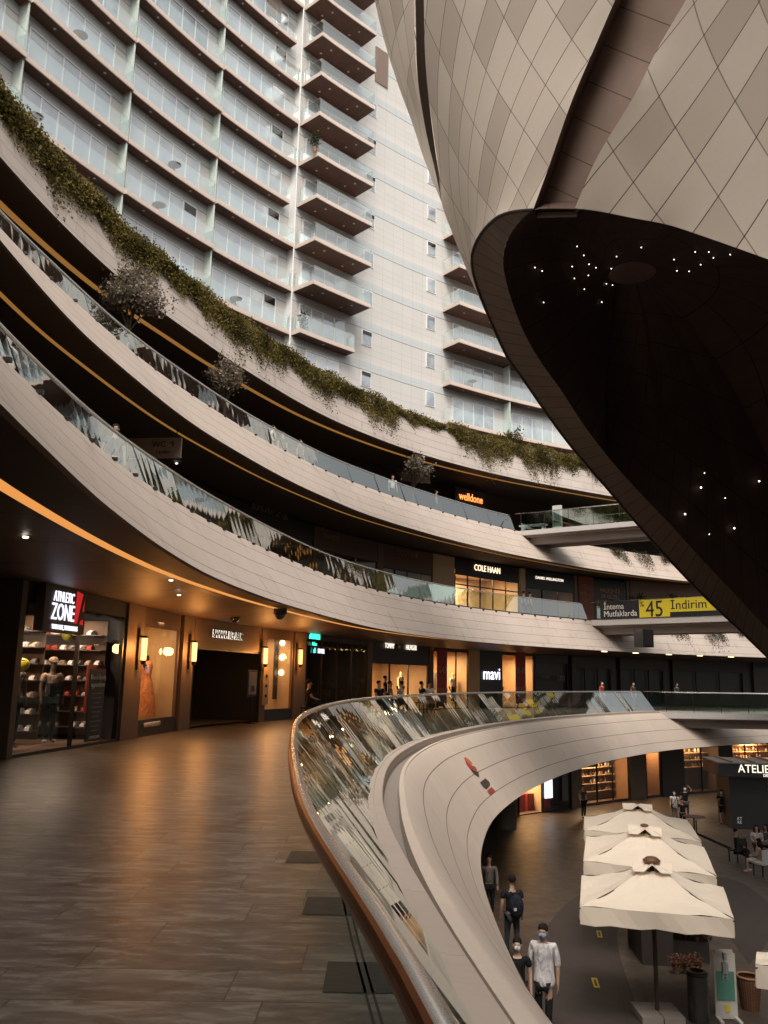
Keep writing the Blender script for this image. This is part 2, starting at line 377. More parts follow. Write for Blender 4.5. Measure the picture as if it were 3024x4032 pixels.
# ------------------------------------------------------------------ plan curves (outer edge of each gallery floor)
G0 = Curve([(2.6, -8), (2.0, -4), (1.45, -1), (1.15, 1.2), (1.02, 2), (.78, 3.3), (.58, 4.9), (.4, 6.6), (.15, 9.5), (.05, 12.5), (.2, 16.8), (.7, 20.8), (1.75, 25.5), (4.3, 32.7), (8.2, 40.6), (12.9, 47.6), (16.4, 51.6), (23.5, 57.6), (31, 62)])
G1 = Curve([(-3.0, -8), (-3.6, 0), (-4.3, 5.5), (-4.65, 8.5), (-4.8, 10.2), (-4.95, 13.1), (-4.95, 16.5), (-4.7, 19.6), (-4.1, 24), (-2.8, 30.2), (-1.1, 36.4), (1.7, 42.4), (4.5, 46.6), (7.7, 50.2), (13.6, 55.4), (19.5, 59.2), (27, 62.5), (34, 64)])
G2 = Curve([(-7.6, -8), (-8.0, 4), (-8.3, 12), (-8.35, 16.9), (-8.1, 20), (-7.4, 24.8), (-6.4, 28.7), (-5.05, 33), (-3.4, 37.0), (-1.6, 40.7), (2, 46.2), (6, 51.2), (8.6, 53.9), (12.4, 57.6), (17, 61.2), (22, 64.4), (29, 67.6), (36, 70)])
G3 = Curve([(-9.0, -8), (-9.8, 4), (-10.1, 13), (-10.0, 19), (-9.4, 24), (-8.5, 28), (-7.3, 31.5), (-6.2, 34.5), (-3.6, 40.3), (-.6, 45), (3.1, 49.4), (7.9, 53.6), (13, 57), (18.5, 60.3), (25, 63.4), (34, 67)])   # lower lip
F0 = Curve([(-8.6, 0), (-8.0, 8), (-7.4, 13), (-7.0, 16.5), (-6.4, 21), (-6.15, 24.5), (-5.5, 28), (-4.6, 31), (-3.4, 34.2), (-2.0, 38.4), (0.2, 43.5), (3.4, 48.6), (8, 53.8), (14, 59), (22, 63.6), (32, 67.5)])
F1 = Curve([(-9.5, 0), (-10.3, 12), (-10.2, 18), (-9.6, 23), (-8.5, 29), (-6.7, 35.2), (-3.7, 41.6), (-.4, 46.8), (4.3, 52.4), (9.6, 57.4), (18.2, 63.2), (30, 68)])
F2 = Curve([(-14, 0), (-14.6, 12), (-14.2, 20), (-12.8, 28), (-10.2, 36), (-6.8, 43.6), (-1.5, 51), (5, 57.6), (14, 64.6), (24, 70), (34, 74)])
FG = Curve([(-4.5, 8), (-4.3, 20), (-3, 29), (-.6, 37), (2.4, 42.6), (5, 46), (7.4, 48.3), (10.6, 51), (15.2, 55.2), (22, 60), (32, 64)])
TW = Curve([(-26, 12), (-24, 20), (-21.6, 28), (-18.6, 35.6), (-14.8, 43.6), (-10.9, 50), (-6.75, 55.4), (-2.8, 59.3), (.8, 62.6), (4.5, 65.6), (10, 69.6), (17, 73.6), (26, 77.6)])
LV = [0.0, 5.5, 11.0]

# ------------------------------------------------------------------ ground and walkways
def sheet(cv, z, o_in, o_out, name, mat, kind='structure', label=None, s0=0, s1=None):
    o = sweep(cv, [(o_in, z), (o_out, z)], s0, s1, .5).build(name, mat); tag(o, label, None, None, kind); return o
def zg(y): return -5.5 + 1.25 * min(1, max(0, (44 - y) / 32))      # the plaza falls gently away from the camera
def PG(px, py, dz=0.0):
    z = -5.2
    for _ in range(12): z = zg(P(px, py, z + dz)[1])
    return P(px, py, z + dz)
gm = MB(); ys = [-60, 12, 44, 140]
for y0, y1 in zip(ys[:-1], ys[1:]): gm.quad((-80, y0, zg(y0)), (120, y0, zg(y0)), (120, y1, zg(y1)), (-80, y1, zg(y1)))
g = gm.build('ground', MATS['ground']); tag(g, 'brown stone paving of the plaza below', kind='structure')
# darker paving swirl on the plaza
dk = m_lines('dark_paving', (.062, .048, .042), (.03, .024, .02), .42, 1.4, .004, .006, .55, .25)
def GP(l): return [PG(*q)[:2] for q in l]
oc = Curve([(PG(2110, 3950)[0] - .1, 12)] + GP([(2085, 4200), (2100, 3900), (2120, 3730), (2160, 3640), (2220, 3570), (2290, 3520), (2420, 3470), (2620, 3440), (2850, 3455), (2960, 3500), (3100, 3620)]), .3)
ic = Curve([(PG(2545, 4100)[0], 12)] + GP([(2590, 4200), (2500, 3940), (2450, 3800), (2430, 3700), (2440, 3640), (2480, 3590), (2560, 3560), (2680, 3560), (2780, 3600), (2870, 3690), (2950, 3800)]), .3)
b = MB(); N = 70; gz = lambda p: (p[0], p[1], zg(p[1]) + .006); A = [gz(oc.at(oc.len * k / N)) for k in range(N + 1)]; Bp = [gz(ic.at(ic.len * k / N)) for k in range(N + 1)]
for k in range(N): b.quad(A[k], A[k + 1], Bp[k + 1], Bp[k], [(k * .4, 0), (k * .4 + .4, 0), (k * .4 + .4, 1.6), (k * .4, 1.6)])
tag(b.build('path', dk), 'dark curved paving band', kind='structure')

w0 = sheet(G0, 0.0, -16, -.12, 'walkway', MATS['floor'])
sheet(G1, 5.5, -12, -.6, 'walkway', MATS['pier_stone']); sheet(G2, 11, -12, -.6, 'walkway', MATS['pier_stone'])

# dark inlaid tiles in the walkway, drain slots along the balustrade
tl = plain('dark_tile', (.02, .019, .017), .5, 0, .2, 18)
for (x, y0, y1), lb in zip([(1135, 3350, 3396), (1200, 3530, 3600), (1281, 3785, 3906)], ['farthest', 'middle', 'nearest']):
    a, c = P(x, y0, .004), P(x, y1, .004); xl = (a[0] + c[0]) / 2; xr = xl + .48
    q = MB().quad((xl, c[1], .004), (xr, c[1], .004), (xr, a[1], .004), (xl, a[1], .004)).build('dark_floor_tile', tl)
    tag(q, 'dark square tile in the walkway, %s of three beside the bronze handrail' % lb, 'floor tile', 'dark tiles let into the walkway by the railing')
dr = sweep(G0, [(-.64, .004), (-.625, .004)], 0, 26, .3)
for o_ in (-.60, -.40, -.36): dr.add(*(lambda b2: (b2.v, b2.f, b2.uv))(sweep(G0, [(o_, .004), (o_ + .014, .004)], 0, 26, .3)))
dr = dr.build('drain_slot', MATS['soffit_black']); tag(dr, 'narrow black drain slots in the walkway floor following the handrail', 'drain')

# ------------------------------------------------------------------ galleries
def gallery(i, cv, z, label, bright):
    t = thing('gallery', label, 'gallery', cv.at(60, 0, z), 0, 'curved galleries round the atrium')
    s1 = cv.len
    # outer leaf: lip, barrel-shaped cladding, turned-in lower edge
    if i == 0: lip = [(0.24, z - .16), (.24, z - .03), (.31, z - .03), (.31, z - .06), (.325, z - .06)]
    else: lip = [(-.30, z - .02), (-.27, z + .02), (-.06, z + .0)]
    p = lip + [(.34 if i == 0 else .0, z - .07)]
    a0, zz = p[-1][0], p[-1][1]
    for k in range(1, 9):
        q = k / 8; p.append((a0 + ((1.72 if i == 0 else 1.5) - a0) * (q ** (.92 if i == 0 else 1.0)), zz - (1.95 - .07) * (q ** (1.08 if i == 0 else 1.0))))
    if i == 0:
        c1 = sweep(cv, p, 0, s1, .3); m = len(p); n = len(c1.v) // m
        for r in range(n):                  # the gutter closes up towards the near end
            q = s1 * r / (n - 1); x, y, _ = cv.at(q); k = min(1, max(0, (y - 6.0) / 7)); k = k * k * (3 - 2 * k); sh = -.19 * (1 - k)
            nx = np.interp(q, cv.S, cv.n[:, 0]); ny = np.interp(q, cv.S, cv.n[:, 1])
            for c in range(m):
                w = max(.45, 1 - c / 14); v = c1.v[r * m + c]; c1.v[r * m + c] = (v[0] + nx * sh * w, v[1] + ny * sh * w, v[2])
        smooth_angle(c1.build('cladding', MATS['clean_toplit_cladding'], t, True), 30)
    else: smooth_angle(sweep(cv, p, 0, s1, .3).build('cladding', MATS['stone_cladding'], t, True), 30)
    lo = p[-1]
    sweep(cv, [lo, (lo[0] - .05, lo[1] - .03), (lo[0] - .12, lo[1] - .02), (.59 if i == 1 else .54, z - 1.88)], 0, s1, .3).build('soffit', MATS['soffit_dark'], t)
    if i == 0:
        sweep(cv, [(-.13, z - .05), (-.13, z + .045), (-.125, z + .05), (-.012, z + .045), (0, z + .03), (.0, z - .1)], 0, s1, .3).build('coping', MATS['ledge_stone'], t)
        sweep(cv, [(.0, z - .1), (.01, z - .17), (.27, z - .17)], 0, s1, .3).build('gutter', MATS['gutter_grey'], t)
        pass
    else:
        sweep(cv, [(-.80, z), (-.46, z), (-.45, z + .05), (-.31, z + .05), (-.30, z - .02)], 0, s1, .3).build('coping', MATS['dark_metal'], t)
    # luminous slot and ceiling
    hw = .095 if i == 1 else .05
    sweep(cv, [(.48 + hw + .01, z - 1.88), (.48 + hw, z - 1.86), (.48 - hw, z - 1.86), (.48 - hw - .01, z - 1.88)], 0, s1, .3).build('light_strip', MATS['strip_light' if i < 2 else 'strip_dim'] if i else MATS['strip_light'], t)
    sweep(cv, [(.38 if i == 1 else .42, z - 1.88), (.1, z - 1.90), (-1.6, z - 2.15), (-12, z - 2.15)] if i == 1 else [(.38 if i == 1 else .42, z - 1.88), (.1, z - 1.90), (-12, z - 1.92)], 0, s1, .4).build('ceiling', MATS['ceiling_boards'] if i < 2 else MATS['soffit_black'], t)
    return t

gal0 = gallery(0, G0, 0.0, 'lowest curved stone gallery edge with a gutter, sweeping past the near handrail', 1)
gal1 = gallery(1, G1, 5.5, 'middle curved stone gallery with an orange light strip above the lit shops', 1)
gal2 = gallery(2, G2, 11.0, 'upper curved stone gallery with a thin light strip above the optician shop', 1)
# planter parapet on top
t = thing('roof_planter', 'topmost curved concrete parapet with ivy hanging over it', 'planter wall', G3.at(60, 0, 17))
p = [(-1.10, 17.05), (-1.02, 17.1), (-.95, 17.05)] + [(-.95 + .95 * q, 17.05 - 2.6 * q ** 1.05) for q in (.14, .28, .43, .57, .72, .86, 1)]
sweep(G3, p, 0, None, .3).build('cladding', MATS['planter_concrete'], t, True)
sweep(G3, [(-1.10, 17.05), (-1.10, 16.75), (-2.6, 16.75)], 0, None, .4).build('soil', MATS['bark'], t)
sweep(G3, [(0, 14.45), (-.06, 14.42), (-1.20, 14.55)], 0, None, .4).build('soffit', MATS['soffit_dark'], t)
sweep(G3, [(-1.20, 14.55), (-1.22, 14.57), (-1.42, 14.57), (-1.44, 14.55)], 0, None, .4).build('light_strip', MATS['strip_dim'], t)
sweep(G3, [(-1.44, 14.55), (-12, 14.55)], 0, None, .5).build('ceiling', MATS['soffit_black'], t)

# ------------------------------------------------------------------ leaning glass balustrades
def balustrade(cv, z, o_rail, s0, s1, label, rail_r, rail_mat, near=False, pw=1.25):
    t = thing('balustrade', label, 'railing', cv.at(s0, o_rail, z), 0, 'leaning glass balustrades')
    n = int((s1 - s0) / .25); pts = [cv.at(s0 + (s1 - s0) * k / n, o_rail, z + 1.13) for k in range(n + 1)]
    MB().tube(pts, rail_r, 14 if near else 8).build('handrail', rail_mat, t, True)
    if near:
        b = MB(); qs = np.linspace(s0, s1, n + 1); R = rail_r * 1.05
        for k in range(n):
            for a in range(9):
                c0, c1 = [pi * (.66 + .105 * w) for w in (a, a + 1)]
                b.quad(cv.at(qs[k], o_rail + R * cos(c0), z + 1.13 + R * sin(c0)), cv.at(qs[k + 1], o_rail + R * cos(c0), z + 1.13 + R * sin(c0)), cv.at(qs[k + 1], o_rail + R * cos(c1), z + 1.13 + R * sin(c1)), cv.at(qs[k], o_rail + R * cos(c1), z + 1.13 + R * sin(c1)))
        b.build('rail_cap', MATS['bronze_rail'], t, True)
    bo = -.16 if near else -.38; bz = z + (.02 if near else .06)
    sweep(cv, [(bo - .03, bz - .06), (bo - .04, bz + .04), (bo + .03, bz + .04), (bo + .04, bz - .06)], s0, s1, .3).build('base_rail', MATS['ledge_stone'] if near else MATS['dark_metal'], t)
    if not near:
        for k in range(int((s1 - s0) / 1.25)):
            q = s0 + .6 + k * 1.25; MB().box(cv.at(q, .03, z - .05), (.05, .035, .03), cv.ang(q)).build('bracket', MATS['dark_metal'], t)
    m = int((s1 - s0) / pw)
    if m > 99: m = 99
    w = (s1 - s0) / m
    for k in range(m):
        a, c = s0 + k * w + .006, s0 + (k + 1) * w - .006
        j1, j2 = random.gauss(0, .02 if near else .012), random.gauss(0, .02 if near else .012); b = MB(); nn = 3
        for r in range(nn):
            qa, qc = a + (c - a) * r / nn, a + (c - a) * (r + 1) / nn
            f1, f2 = j1 + (j2 - j1) * r / nn, j1 + (j2 - j1) * (r + 1) / nn
            b.quad(cv.at(qa, bo + f1, bz), cv.at(qc, bo + f2, bz), cv.at(qc, o_rail + f2 * .3, z + 1.10), cv.at(qa, o_rail + f1 * .3, z + 1.10))
        b.build('glass_panel', MATS['balustrade_glass'], t)
    return t
sB0 = G0.s_at_y(51.4); sB1 = G1.s_at_y(55.2); sB2 = G2.s_at_y(54.0)
balustrade(G0, 0, -1.04, 2.0, sB0, 'near glass balustrade with thick bronze and steel handrail curving away from the camera', .030, MATS['brushed_steel'], True, .82)
balustrade(G1, 5.5, -.82, 4.0, sB1, 'glass balustrade with black base on the middle curved gallery', .028, MATS['brushed_steel'], False, 1.25)
balustrade(G2, 11, -.80, 8.0, sB2, 'glass balustrade with black base on the upper curved gallery', .028, MATS['brushed_steel'], False, 1.25)

# ------------------------------------------------------------------ footbridges
def bridge(a, b_, z, label, banner=None, width=2.6, glass=True, depth=.35, beam=.55):
    a = np.array(a, float); b_ = np.array(b_, float); d = b_ - a; L = np.linalg.norm(d); u = d / L; nn = np.array([-u[1], u[0]])
    if nn[1] < 0: nn = -nn
    rz = atan2(u[1], u[0])
    t = thing('footbridge', label, 'bridge', (a[0], a[1], z), rz, 'footbridges across the atrium')
    t.matrix_world  # local frame: x along, y across (away from the camera)
    MB().box((L / 2, width / 2, -depth / 2), (L / 2, width / 2, depth / 2)).build('deck', MATS['white_steel'], t, world=False)
    bb = MB(); bb.box((L / 2, .75, -depth - beam / 2), (L / 2, .16, beam / 2)).box((L / 2, width - .75, -depth - beam / 2), (L / 2, .16, beam / 2)); bb.box((L / 2, width / 2, -depth - .06), (L / 2, width / 2 - .25, .06))
    bb.build('girder', MATS['gutter_grey'], t, world=False)
    for yy in (.04, width - .04):
        MB().tube([(0, yy, 1.13), (L, yy, 1.13)], .03).build('handrail', MATS['brushed_steel'], t, True, False)
        for k in range(int(L / 1.6)):
            x = .4 + k * 1.6
            MB().box((x, yy, .56), (.012, .02, .56)).build('post', MATS['dark_metal'], t, world=False)
            MB().box((x + .8, yy, .58), (.785, .006, .5)).build('glass_panel', MATS['balustrade_glass'], t, world=False)
    return t, rz, L
bridge((16.2, 51.0), (40, 51.2), 0.0, 'lowest footbridge with clear glass sides at walkway level', width=3)
br1, rz1, L1b = bridge((13.3, 54.9), (33, 36), 5.5, 'middle footbridge carrying the black and yellow discount banner', width=3)
br2, rz2, L2b = bridge((8.4, 54.1), (33, 37.3), 11.0, 'upper footbridge with open rails and a pale steel edge', width=3, depth=.3)

# ------------------------------------------------------------------ lettering
def text(s, size, mat, name='lettering', ext=.01, align='CENTER', sx=1.0, shear=0, spacing=1.0):
    cu = bpy.data.curves.new(name, 'FONT'); cu.body = s; cu.size = size; cu.extrude = ext; cu.align_x = align; cu.shear = shear
    cu.space_character = spacing; cu.resolution_u = 3
    o = bpy.data.objects.new(name, cu); COL.objects.link(o)
    bpy.context.view_layer.update()
    me = bpy.data.meshes.new_from_object(o.evaluated_get(bpy.context.evaluated_depsgraph_get())); me.name = name
    bpy.data.objects.remove(o); bpy.data.curves.remove(cu)
    co = np.empty(len(me.vertices) * 3); me.vertices.foreach_get('co', co); co = co.reshape(-1, 3); co[:, 0] *= sx; me.vertices.foreach_set('co', co.ravel())
    me.materials.clear(); me.materials.append(mat)
    o = bpy.data.objects.new(name, me); COL.objects.link(o); return o
def place_text(o, parent, pos, heading, local=False):
    """stand lettering up at pos, facing the direction `heading` (angle of the outward normal)"""
    R = Matrix.Rotation(heading + pi / 2, 4, 'Z') @ Matrix.Rotation(pi / 2, 4, 'X')
    o.matrix_world = Matrix.Translation(pos) @ R
    if parent is not None:
        o.parent = parent
        if not local: o.matrix_parent_inverse = root_inv(parent)
    return o

# banner on the middle bridge
yel = plain('banner_yellow', (.72, .58, .03), .55, 0, .05); blk = plain('banner_black', (.012, .014, .02), .35, 0, .1); wht = plain('print_white', (.75, .74, .7), .5)
t = thing('banner', 'black and yellow discount banner hung along the middle footbridge', 'banner', (13.3, 54.9, 5.5), rz1)
MB().box((7.2, -.035, .56), (6.5, .015, .54)).build('cloth', blk, t, world=False)
MB().box((4.35, -.06, .57), (.98, .006, .53)).box((6.75, -.06, .70), (1.42, .006, .40)).build('yellow_panel', yel, t, world=False)
def ban(s, size, mat, x, z, **k):
    o = text(s, size, mat, **k); o.matrix_world = Matrix.Translation((x, -.075, z)) @ Matrix.Rotation(pi / 2, 4, 'X'); o.parent = t; return o
ban('İntema', .52, wht, .95, .62, align='LEFT', sx=.92); ban('Mutfaklarda', .52, wht, .95, .17, align='LEFT', sx=.92)
ban('%', .46, blk, 3.40, .70, align='LEFT'); ban('45', 1.36, blk, 3.78, .08, align='LEFT', sx=.86); ban('İndirim', .74, blk, 5.36, .47, align='LEFT', sx=1.0)
ban('+ %20', .6, wht, 8.6, .42, align='LEFT')

# ------------------------------------------------------------------ residential tower
tw = thing('apartment_tower', 'pale curved apartment tower with stacked balconies above the ivy', 'building', TW.at(70, 0, 15))
Z0 = 21.7; FH = 3.2
sEnd = TW.s_at_px(1152, 28.0)                # where the balconied bays end and the smooth wall begins
sRt = TW.s_at_px(1775, 25.0)
b = MB()
def wall(o, s0, s1, z0, z1):
    w = sweep(TW, [(o, z1), (o, z0)], s0, s1, .6)
    uv = []
    for f in w.f:
        uv.append([(0, 0)] * 4)
    n = len(w.f); qs = np.linspace(s0, s1, n + 1)
    w.uv = [[(qs[i], z1 - Z0 + 32), (qs[i + 1], z1 - Z0 + 32), (qs[i + 1], z0 - Z0 + 32), (qs[i], z0 - Z0 + 32)] for i in range(n)]
    return w
RD = .72
w = wall(-RD, 0, sEnd, 14, 72); w.build('wall', MATS['tower'], tw)
wall(0, sEnd, TW.len, 12, 72).build('wall', MATS['tower'], tw)
MB().quad(TW.at(sEnd, -RD - .1, 14), TW.at(sEnd, 0, 14), TW.at(sEnd, 0, 72), TW.at(sEnd, -RD - .1, 72), [(0, 0), (1.05, 0), (1.05, 58), (0, 58)]).build('return_wall', MATS['white_frame'], tw)
MB().tube([TW.at(sEnd - .15, .1, 14), TW.at(sEnd - .15, .1, 72)], .05, 6).build('downpipe', MATS['white_frame'], tw)
def slab(s0, s1, o0, o1, z, parent, name='balcony', glass=True, lights=True, lstep=2.6):
    p = [(o0, z), (o1, z), (o1, z - .29)]
    bm = sweep(TW, [(o0, z), (o1, z), (o1, z - .29), (o1 - .05, z - .31)], s0, s1, .9)
    for q in (s0, s1):
        bm.quad(TW.at(q, o0, z), TW.at(q, o1, z), TW.at(q, o1, z - .29), TW.at(q, o0, z - .29))
    o = bm.build(name, MATS['pale_slab'], parent)
    sf = sweep(TW, [(o1 - .05, z - .295), (o0, z - .295)], s0 + .03, s1 - .03, .9).build('soffit', MATS['balcony_wood'], o)
    if lights:
        n = max(1, int((s1 - s0) / lstep)); rows = (.5,) if o1 - o0 < 1.8 or name == 'balcony' and s1 - s0 > 6.5 else (.3, .68)
        for k in range(n):
            for rr in rows:
                c = TW.at(s0 + (s1 - s0) * (k + .5 + (rr - .5) * .3) / n, o0 + (o1 - o0) * rr, z - .31); MB().lathe([(.001, 0), (.085, 0), (.085, .02)], c, 8).build('soffit_lamp', MATS['lamp_white'], o)
    if glass:
        gm_ = sweep(TW, [(o1 - .04, z + .02), (o1 - .04, z + 1.05)], s0 + .03, s1 - .03, 1.0)
        for q in (s0 + .03, s1 - .03): gm_.quad(TW.at(q, o0, z + .02), TW.at(q, o1 - .04, z + .02), TW.at(q, o1 - .04, z + 1.05), TW.at(q, o0, z + 1.05))
        gm_.build('glass_guard', MATS['tower_glass'], o)
        rr_ = MB(); n = max(2, int((s1 - s0) / .8))
        rr_.tube([TW.at(s0 + .03 + (s1 - s0 - .06) * k / n, o1 - .04, z + 1.06) for k in range(n + 1)], .013, 4)
        for q in (s0 + .03, s1 - .03): rr_.tube([TW.at(q, o0, z + 1.06), TW.at(q, o1 - .04, z + 1.06)], .013, 4)
        rr_.build('guard_rail', MATS['white_frame'], o)
    return o
wcount = [0]
def windows(s0, s1, o, z, n, parent, open_=False, zt=2.25):
    """a glazed run: frame with its panes as sub-parts"""
    f = MB(); w = (s1 - s0) / n; H = zt
    for k in range(n + 1):
        q = s0 + w * k; a = TW.at(q, o + .03, z + H / 2); f.box(a, (.03, .045, H / 2), TW.ang(q))
    for zz in (z + .04, z + H - .03):
        f.add(*(lambda m_: (m_.v, m_.f, m_.uv))(sweep(TW, [(o + .02, zz - .035), (o + .075, zz - .035), (o + .075, zz + .035), (o + .02, zz + .035)], s0, s1, .8)))
    fo = f.build('window', MATS['white_frame'], parent)
    pb = MB(); cb = MB(); nb = 0
    for k in range(n):
        a, c = s0 + w * k + .03, s0 + w * (k + 1) - .03; j = random.gauss(0, .008)
        pb.quad(TW.at(a, o + .03 + j, z + .06), TW.at(c, o + .03 - j, z + .06), TW.at(c, o + .03 - j, z + H - .05), TW.at(a, o + .03 + j, z + H - .05))
    pb.build('pane', MATS['tower_pane'] if random.random() < .8 else MATS['tower_pane_dark'], fo)
    if open_:
        a = s0 + w * (n - 1) + .1; MB().box(TW.at(a + w * .45, o + .05, z + H - .32), (.02, w * .42, .27), TW.ang(a)).build('open_vent', MATS['dark_glass'], fo)
    wcount[0] += 1
def pane_mat(name, c1, c2):
    g = G(name); tc = g.n('ShaderNodeTexCoord'); nz = g.noise(tc.outputs['Object'], .5, 3, .6, .4)
    c = g.mix(g.ramp(nz, .35, .65), c1, c2); bn = g.noise(tc.outputs['Object'], .6, 1)
    MATS[name] = g.done(g.bsdf(c, .05, 0, bump=bn, bs=.5, bd=.05, spec=1.0)); MATS[name].node_tree.nodes['Principled BSDF'].inputs['IOR'].default_value = 1.9
pane_mat('tower_pane', (.42, .48, .54), (.60, .63, .66)); pane_mat('tower_pane_dark', (.16, .20, .24), (.45, .50, .54))
sF = [TW.s_at_px(p, z) for p, z in ((1150, 30),)]
BAY = 7.25
bays = []; e = sEnd - .02
while e > 3: bays.append((max(e - BAY, 0), e)); e -= BAY
for k in range(-2, 13):
    z = Z0 + FH * k
    for bi, (a, c) in enumerate(bays):
        if bi > 6: continue
        o1 = .0 if (k + bi) % 3 else .14
        last = bi == 0
        slab(a + .04, c - (.55 if (last and k % 4 == 0) else .02), -RD, o1, z, tw, lstep=3.0)
        windows(a + .7, c - .9, -RD, z + .02, 5, tw, open_=(last and k % 2 == 1) or (bi == 1 and k == 2))
        if bi < 6:
            fb = MB(); q = a; fb.quad(TW.at(q, -RD, z), TW.at(q, -.12, z), TW.at(q, -.12, z + FH - .36), TW.at(q, -RD, z + FH - .36)); fb.box(TW.at(q, -.11, z + FH / 2 - .18), (.03, .05, FH / 2 - .18), TW.ang(q))
            fb.build('fin', MATS['green_fin'], tw)
    # stacked box balconies next to the downpipe
    if k >= 2: slab(sEnd + .05, sEnd + 5.6, 0.0, 2.05, z, tw)
    elif k == 1: slab(sEnd + .05, sEnd + 5.2, 0.0, .9, z, tw)
    if k >= 1: windows(sEnd + .7, sEnd + 5.0, .0, z + .02, 4, tw)
    if k < 1: windows(sEnd + 1.4, sEnd + 4.4, .0, z + .02, 3, tw)
    # small lone windows on the smooth wall
    if k < 8:
        for q, wd in ((TW.s_at_px(1690, 26.0), .8), (sEnd + 7.1, .85)):
            if q > sEnd + 7 and q != sEnd + 7.1 or q == sEnd + 7.1:
                f = MB().box(TW.at(q, .02, z + 1.62), (.03, wd / 2 + .07, .62), TW.ang(q)); fo = f.build('window', MATS['white_frame'], tw)
                MB().box(TW.at(q, .04, z + 1.62), (.03, wd / 2, .54), TW.ang(q)).build('pane', MATS['tower_pane_dark'], fo)
                if random.random() < .5: MB().box(TW.at(q, .09, z + 2.0), (.02, wd / 2, .13), TW.ang(q)).build('open_vent', MATS['dark_glass'], fo)
    # right-hand balconies
    sa = TW.s_at_px(1738, 25.0); sb = sa + 7.0
    if k >= 2: slab(sa, sb + 7.5, 0, 2.0, z, tw)
    else: slab(sa, sb + 7.6, 0, .95, z, tw, lstep=3.2)
    windows(sa + 1.1, sa + 5.6, 0, z + .02, 4, tw); windows(sa + 7.6, sa + 12.1, 0, z + .02, 4, tw)
    MB().box(TW.at(sa + 6.7, .45, z + FH / 2 - .18), (.42, .04, FH / 2 - .18), TW.ang(sa + 6.7)).build('fin', MATS['green_fin'], tw)
# louvred vents near the top
for q in (sEnd - 2.3, sEnd + 8.0):
    lv = MB()
    for k in range(20): lv.box(TW.at(q, .06 if q > sEnd else -RD + .05, 48.4 + k * .16), (.05, .7, .03), TW.ang(q), 0, .5)
    lv.build('louvre', MATS['pale_slab'], tw)
# ------------------------------------------------------------------ the great clad shell on the right
def coons(bot, top, left, right, nu, nv, uvf, name, mat, parent, bulge=0.0):
    """surface patch between four edges (each a function 0..1 -> 3D point)"""
    vs = []; 
    for j in range(nv + 1):
        v = j / nv
        for i in range(nu + 1):
            u = i / nu
            p = (1 - v) * bot(u) + v * top(u) + (1 - u) * left(v) + u * right(v) - ((1 - u) * (1 - v) * bot(0) + u * (1 - v) * bot(1) + (1 - u) * v * top(0) + u * v * top(1))
            if bulge:
                k = bulge * 16 * u * (1 - u) * v * (1 - v) / 4
                p = p + np.array([-.35, -1, 0]) * k
            vs.append(p)
    g3 = np.array(vs).reshape(nv + 1, nu + 1, 3)
    for _ in range(120 if nu > 20 else 0): g3[1:-1, 1:-1] = .25 * (g3[:-2, 1:-1] + g3[2:, 1:-1] + g3[1:-1, :-2] + g3[1:-1, 2:])
    vs = [tuple(p) for p in g3.reshape(-1, 3)]
    fs = []; uv = []
    for j in range(nv):
        for i in range(nu):
            a = j * (nu + 1) + i; fs.append((a, a + 1, a + nu + 2, a + nu + 1))
            uv.append([uvf(x / nu, y / nv) for x, y in ((i, j), (i + 1, j), (i + 1, j + 1), (i, j + 1))])
    return MB().add(vs, fs, uv).build(name, mat, parent, True)
def edge(pts):
    """pts: (x, y, distance) in survey pixels -> smooth 3D edge, evenly parametrised"""
    w = [np.array(D(*p)) for p in pts]; out = []
    for i in range(len(w) - 1):
        p0 = w[i - 1] if i else 2 * w[0] - w[1]; p1, p2 = w[i], w[i + 1]; p3 = w[i + 2] if i + 2 < len(w) else 2 * w[-1] - w[-2]
        for k in range(12):
            t = k / 12; out.append(.5 * (2 * p1 + (p2 - p0) * t + (2 * p0 - 5 * p1 + 4 * p2 - p3) * t * t + (3 * p1 - p0 - 3 * p2 + p3) * t ** 3))
    out.append(w[-1]); out = np.array(out)
    L = np.concatenate([[0], np.cumsum(np.linalg.norm(np.diff(out, axis=0), axis=1))]); L /= L[-1]
    return lambda u: np.array([np.interp(u, L, out[:, k]) for k in range(3)])
rimA = [(2099, 826, 21), (2019, 834, 21.8), (1955, 858, 22.6), (1899, 914, 23.7), (1864, 981, 24.5), (1858, 1045, 25.2), (1880, 1133, 26), (1931, 1261, 27)]
rimB = [(1997, 1405, 28.3), (2043, 1468, 28.9), (2136, 1603, 30), (2212, 1709, 30.8), (2284, 1800, 31.5), (2401, 1935, 32.5), (2510, 2064, 33.3), (2632, 2200, 34), (2781, 2356, 35), (2916, 2484, 35.9), (3024, 2589, 36.5), (3300, 2850, 38.2)]
rimR = [(2263, 820, 20.2), (2370, 834, 19.8), (2490, 858, 19.3), (2626, 884, 18.8), (2769, 930, 18.2), (3024, 1021, 17.3), (3200, 1090, 16.8)]
shell = thing('performance_shell', 'huge overhanging shell clad in pale diamond panels with a dark underside', 'building', (12, 24, -5.5))
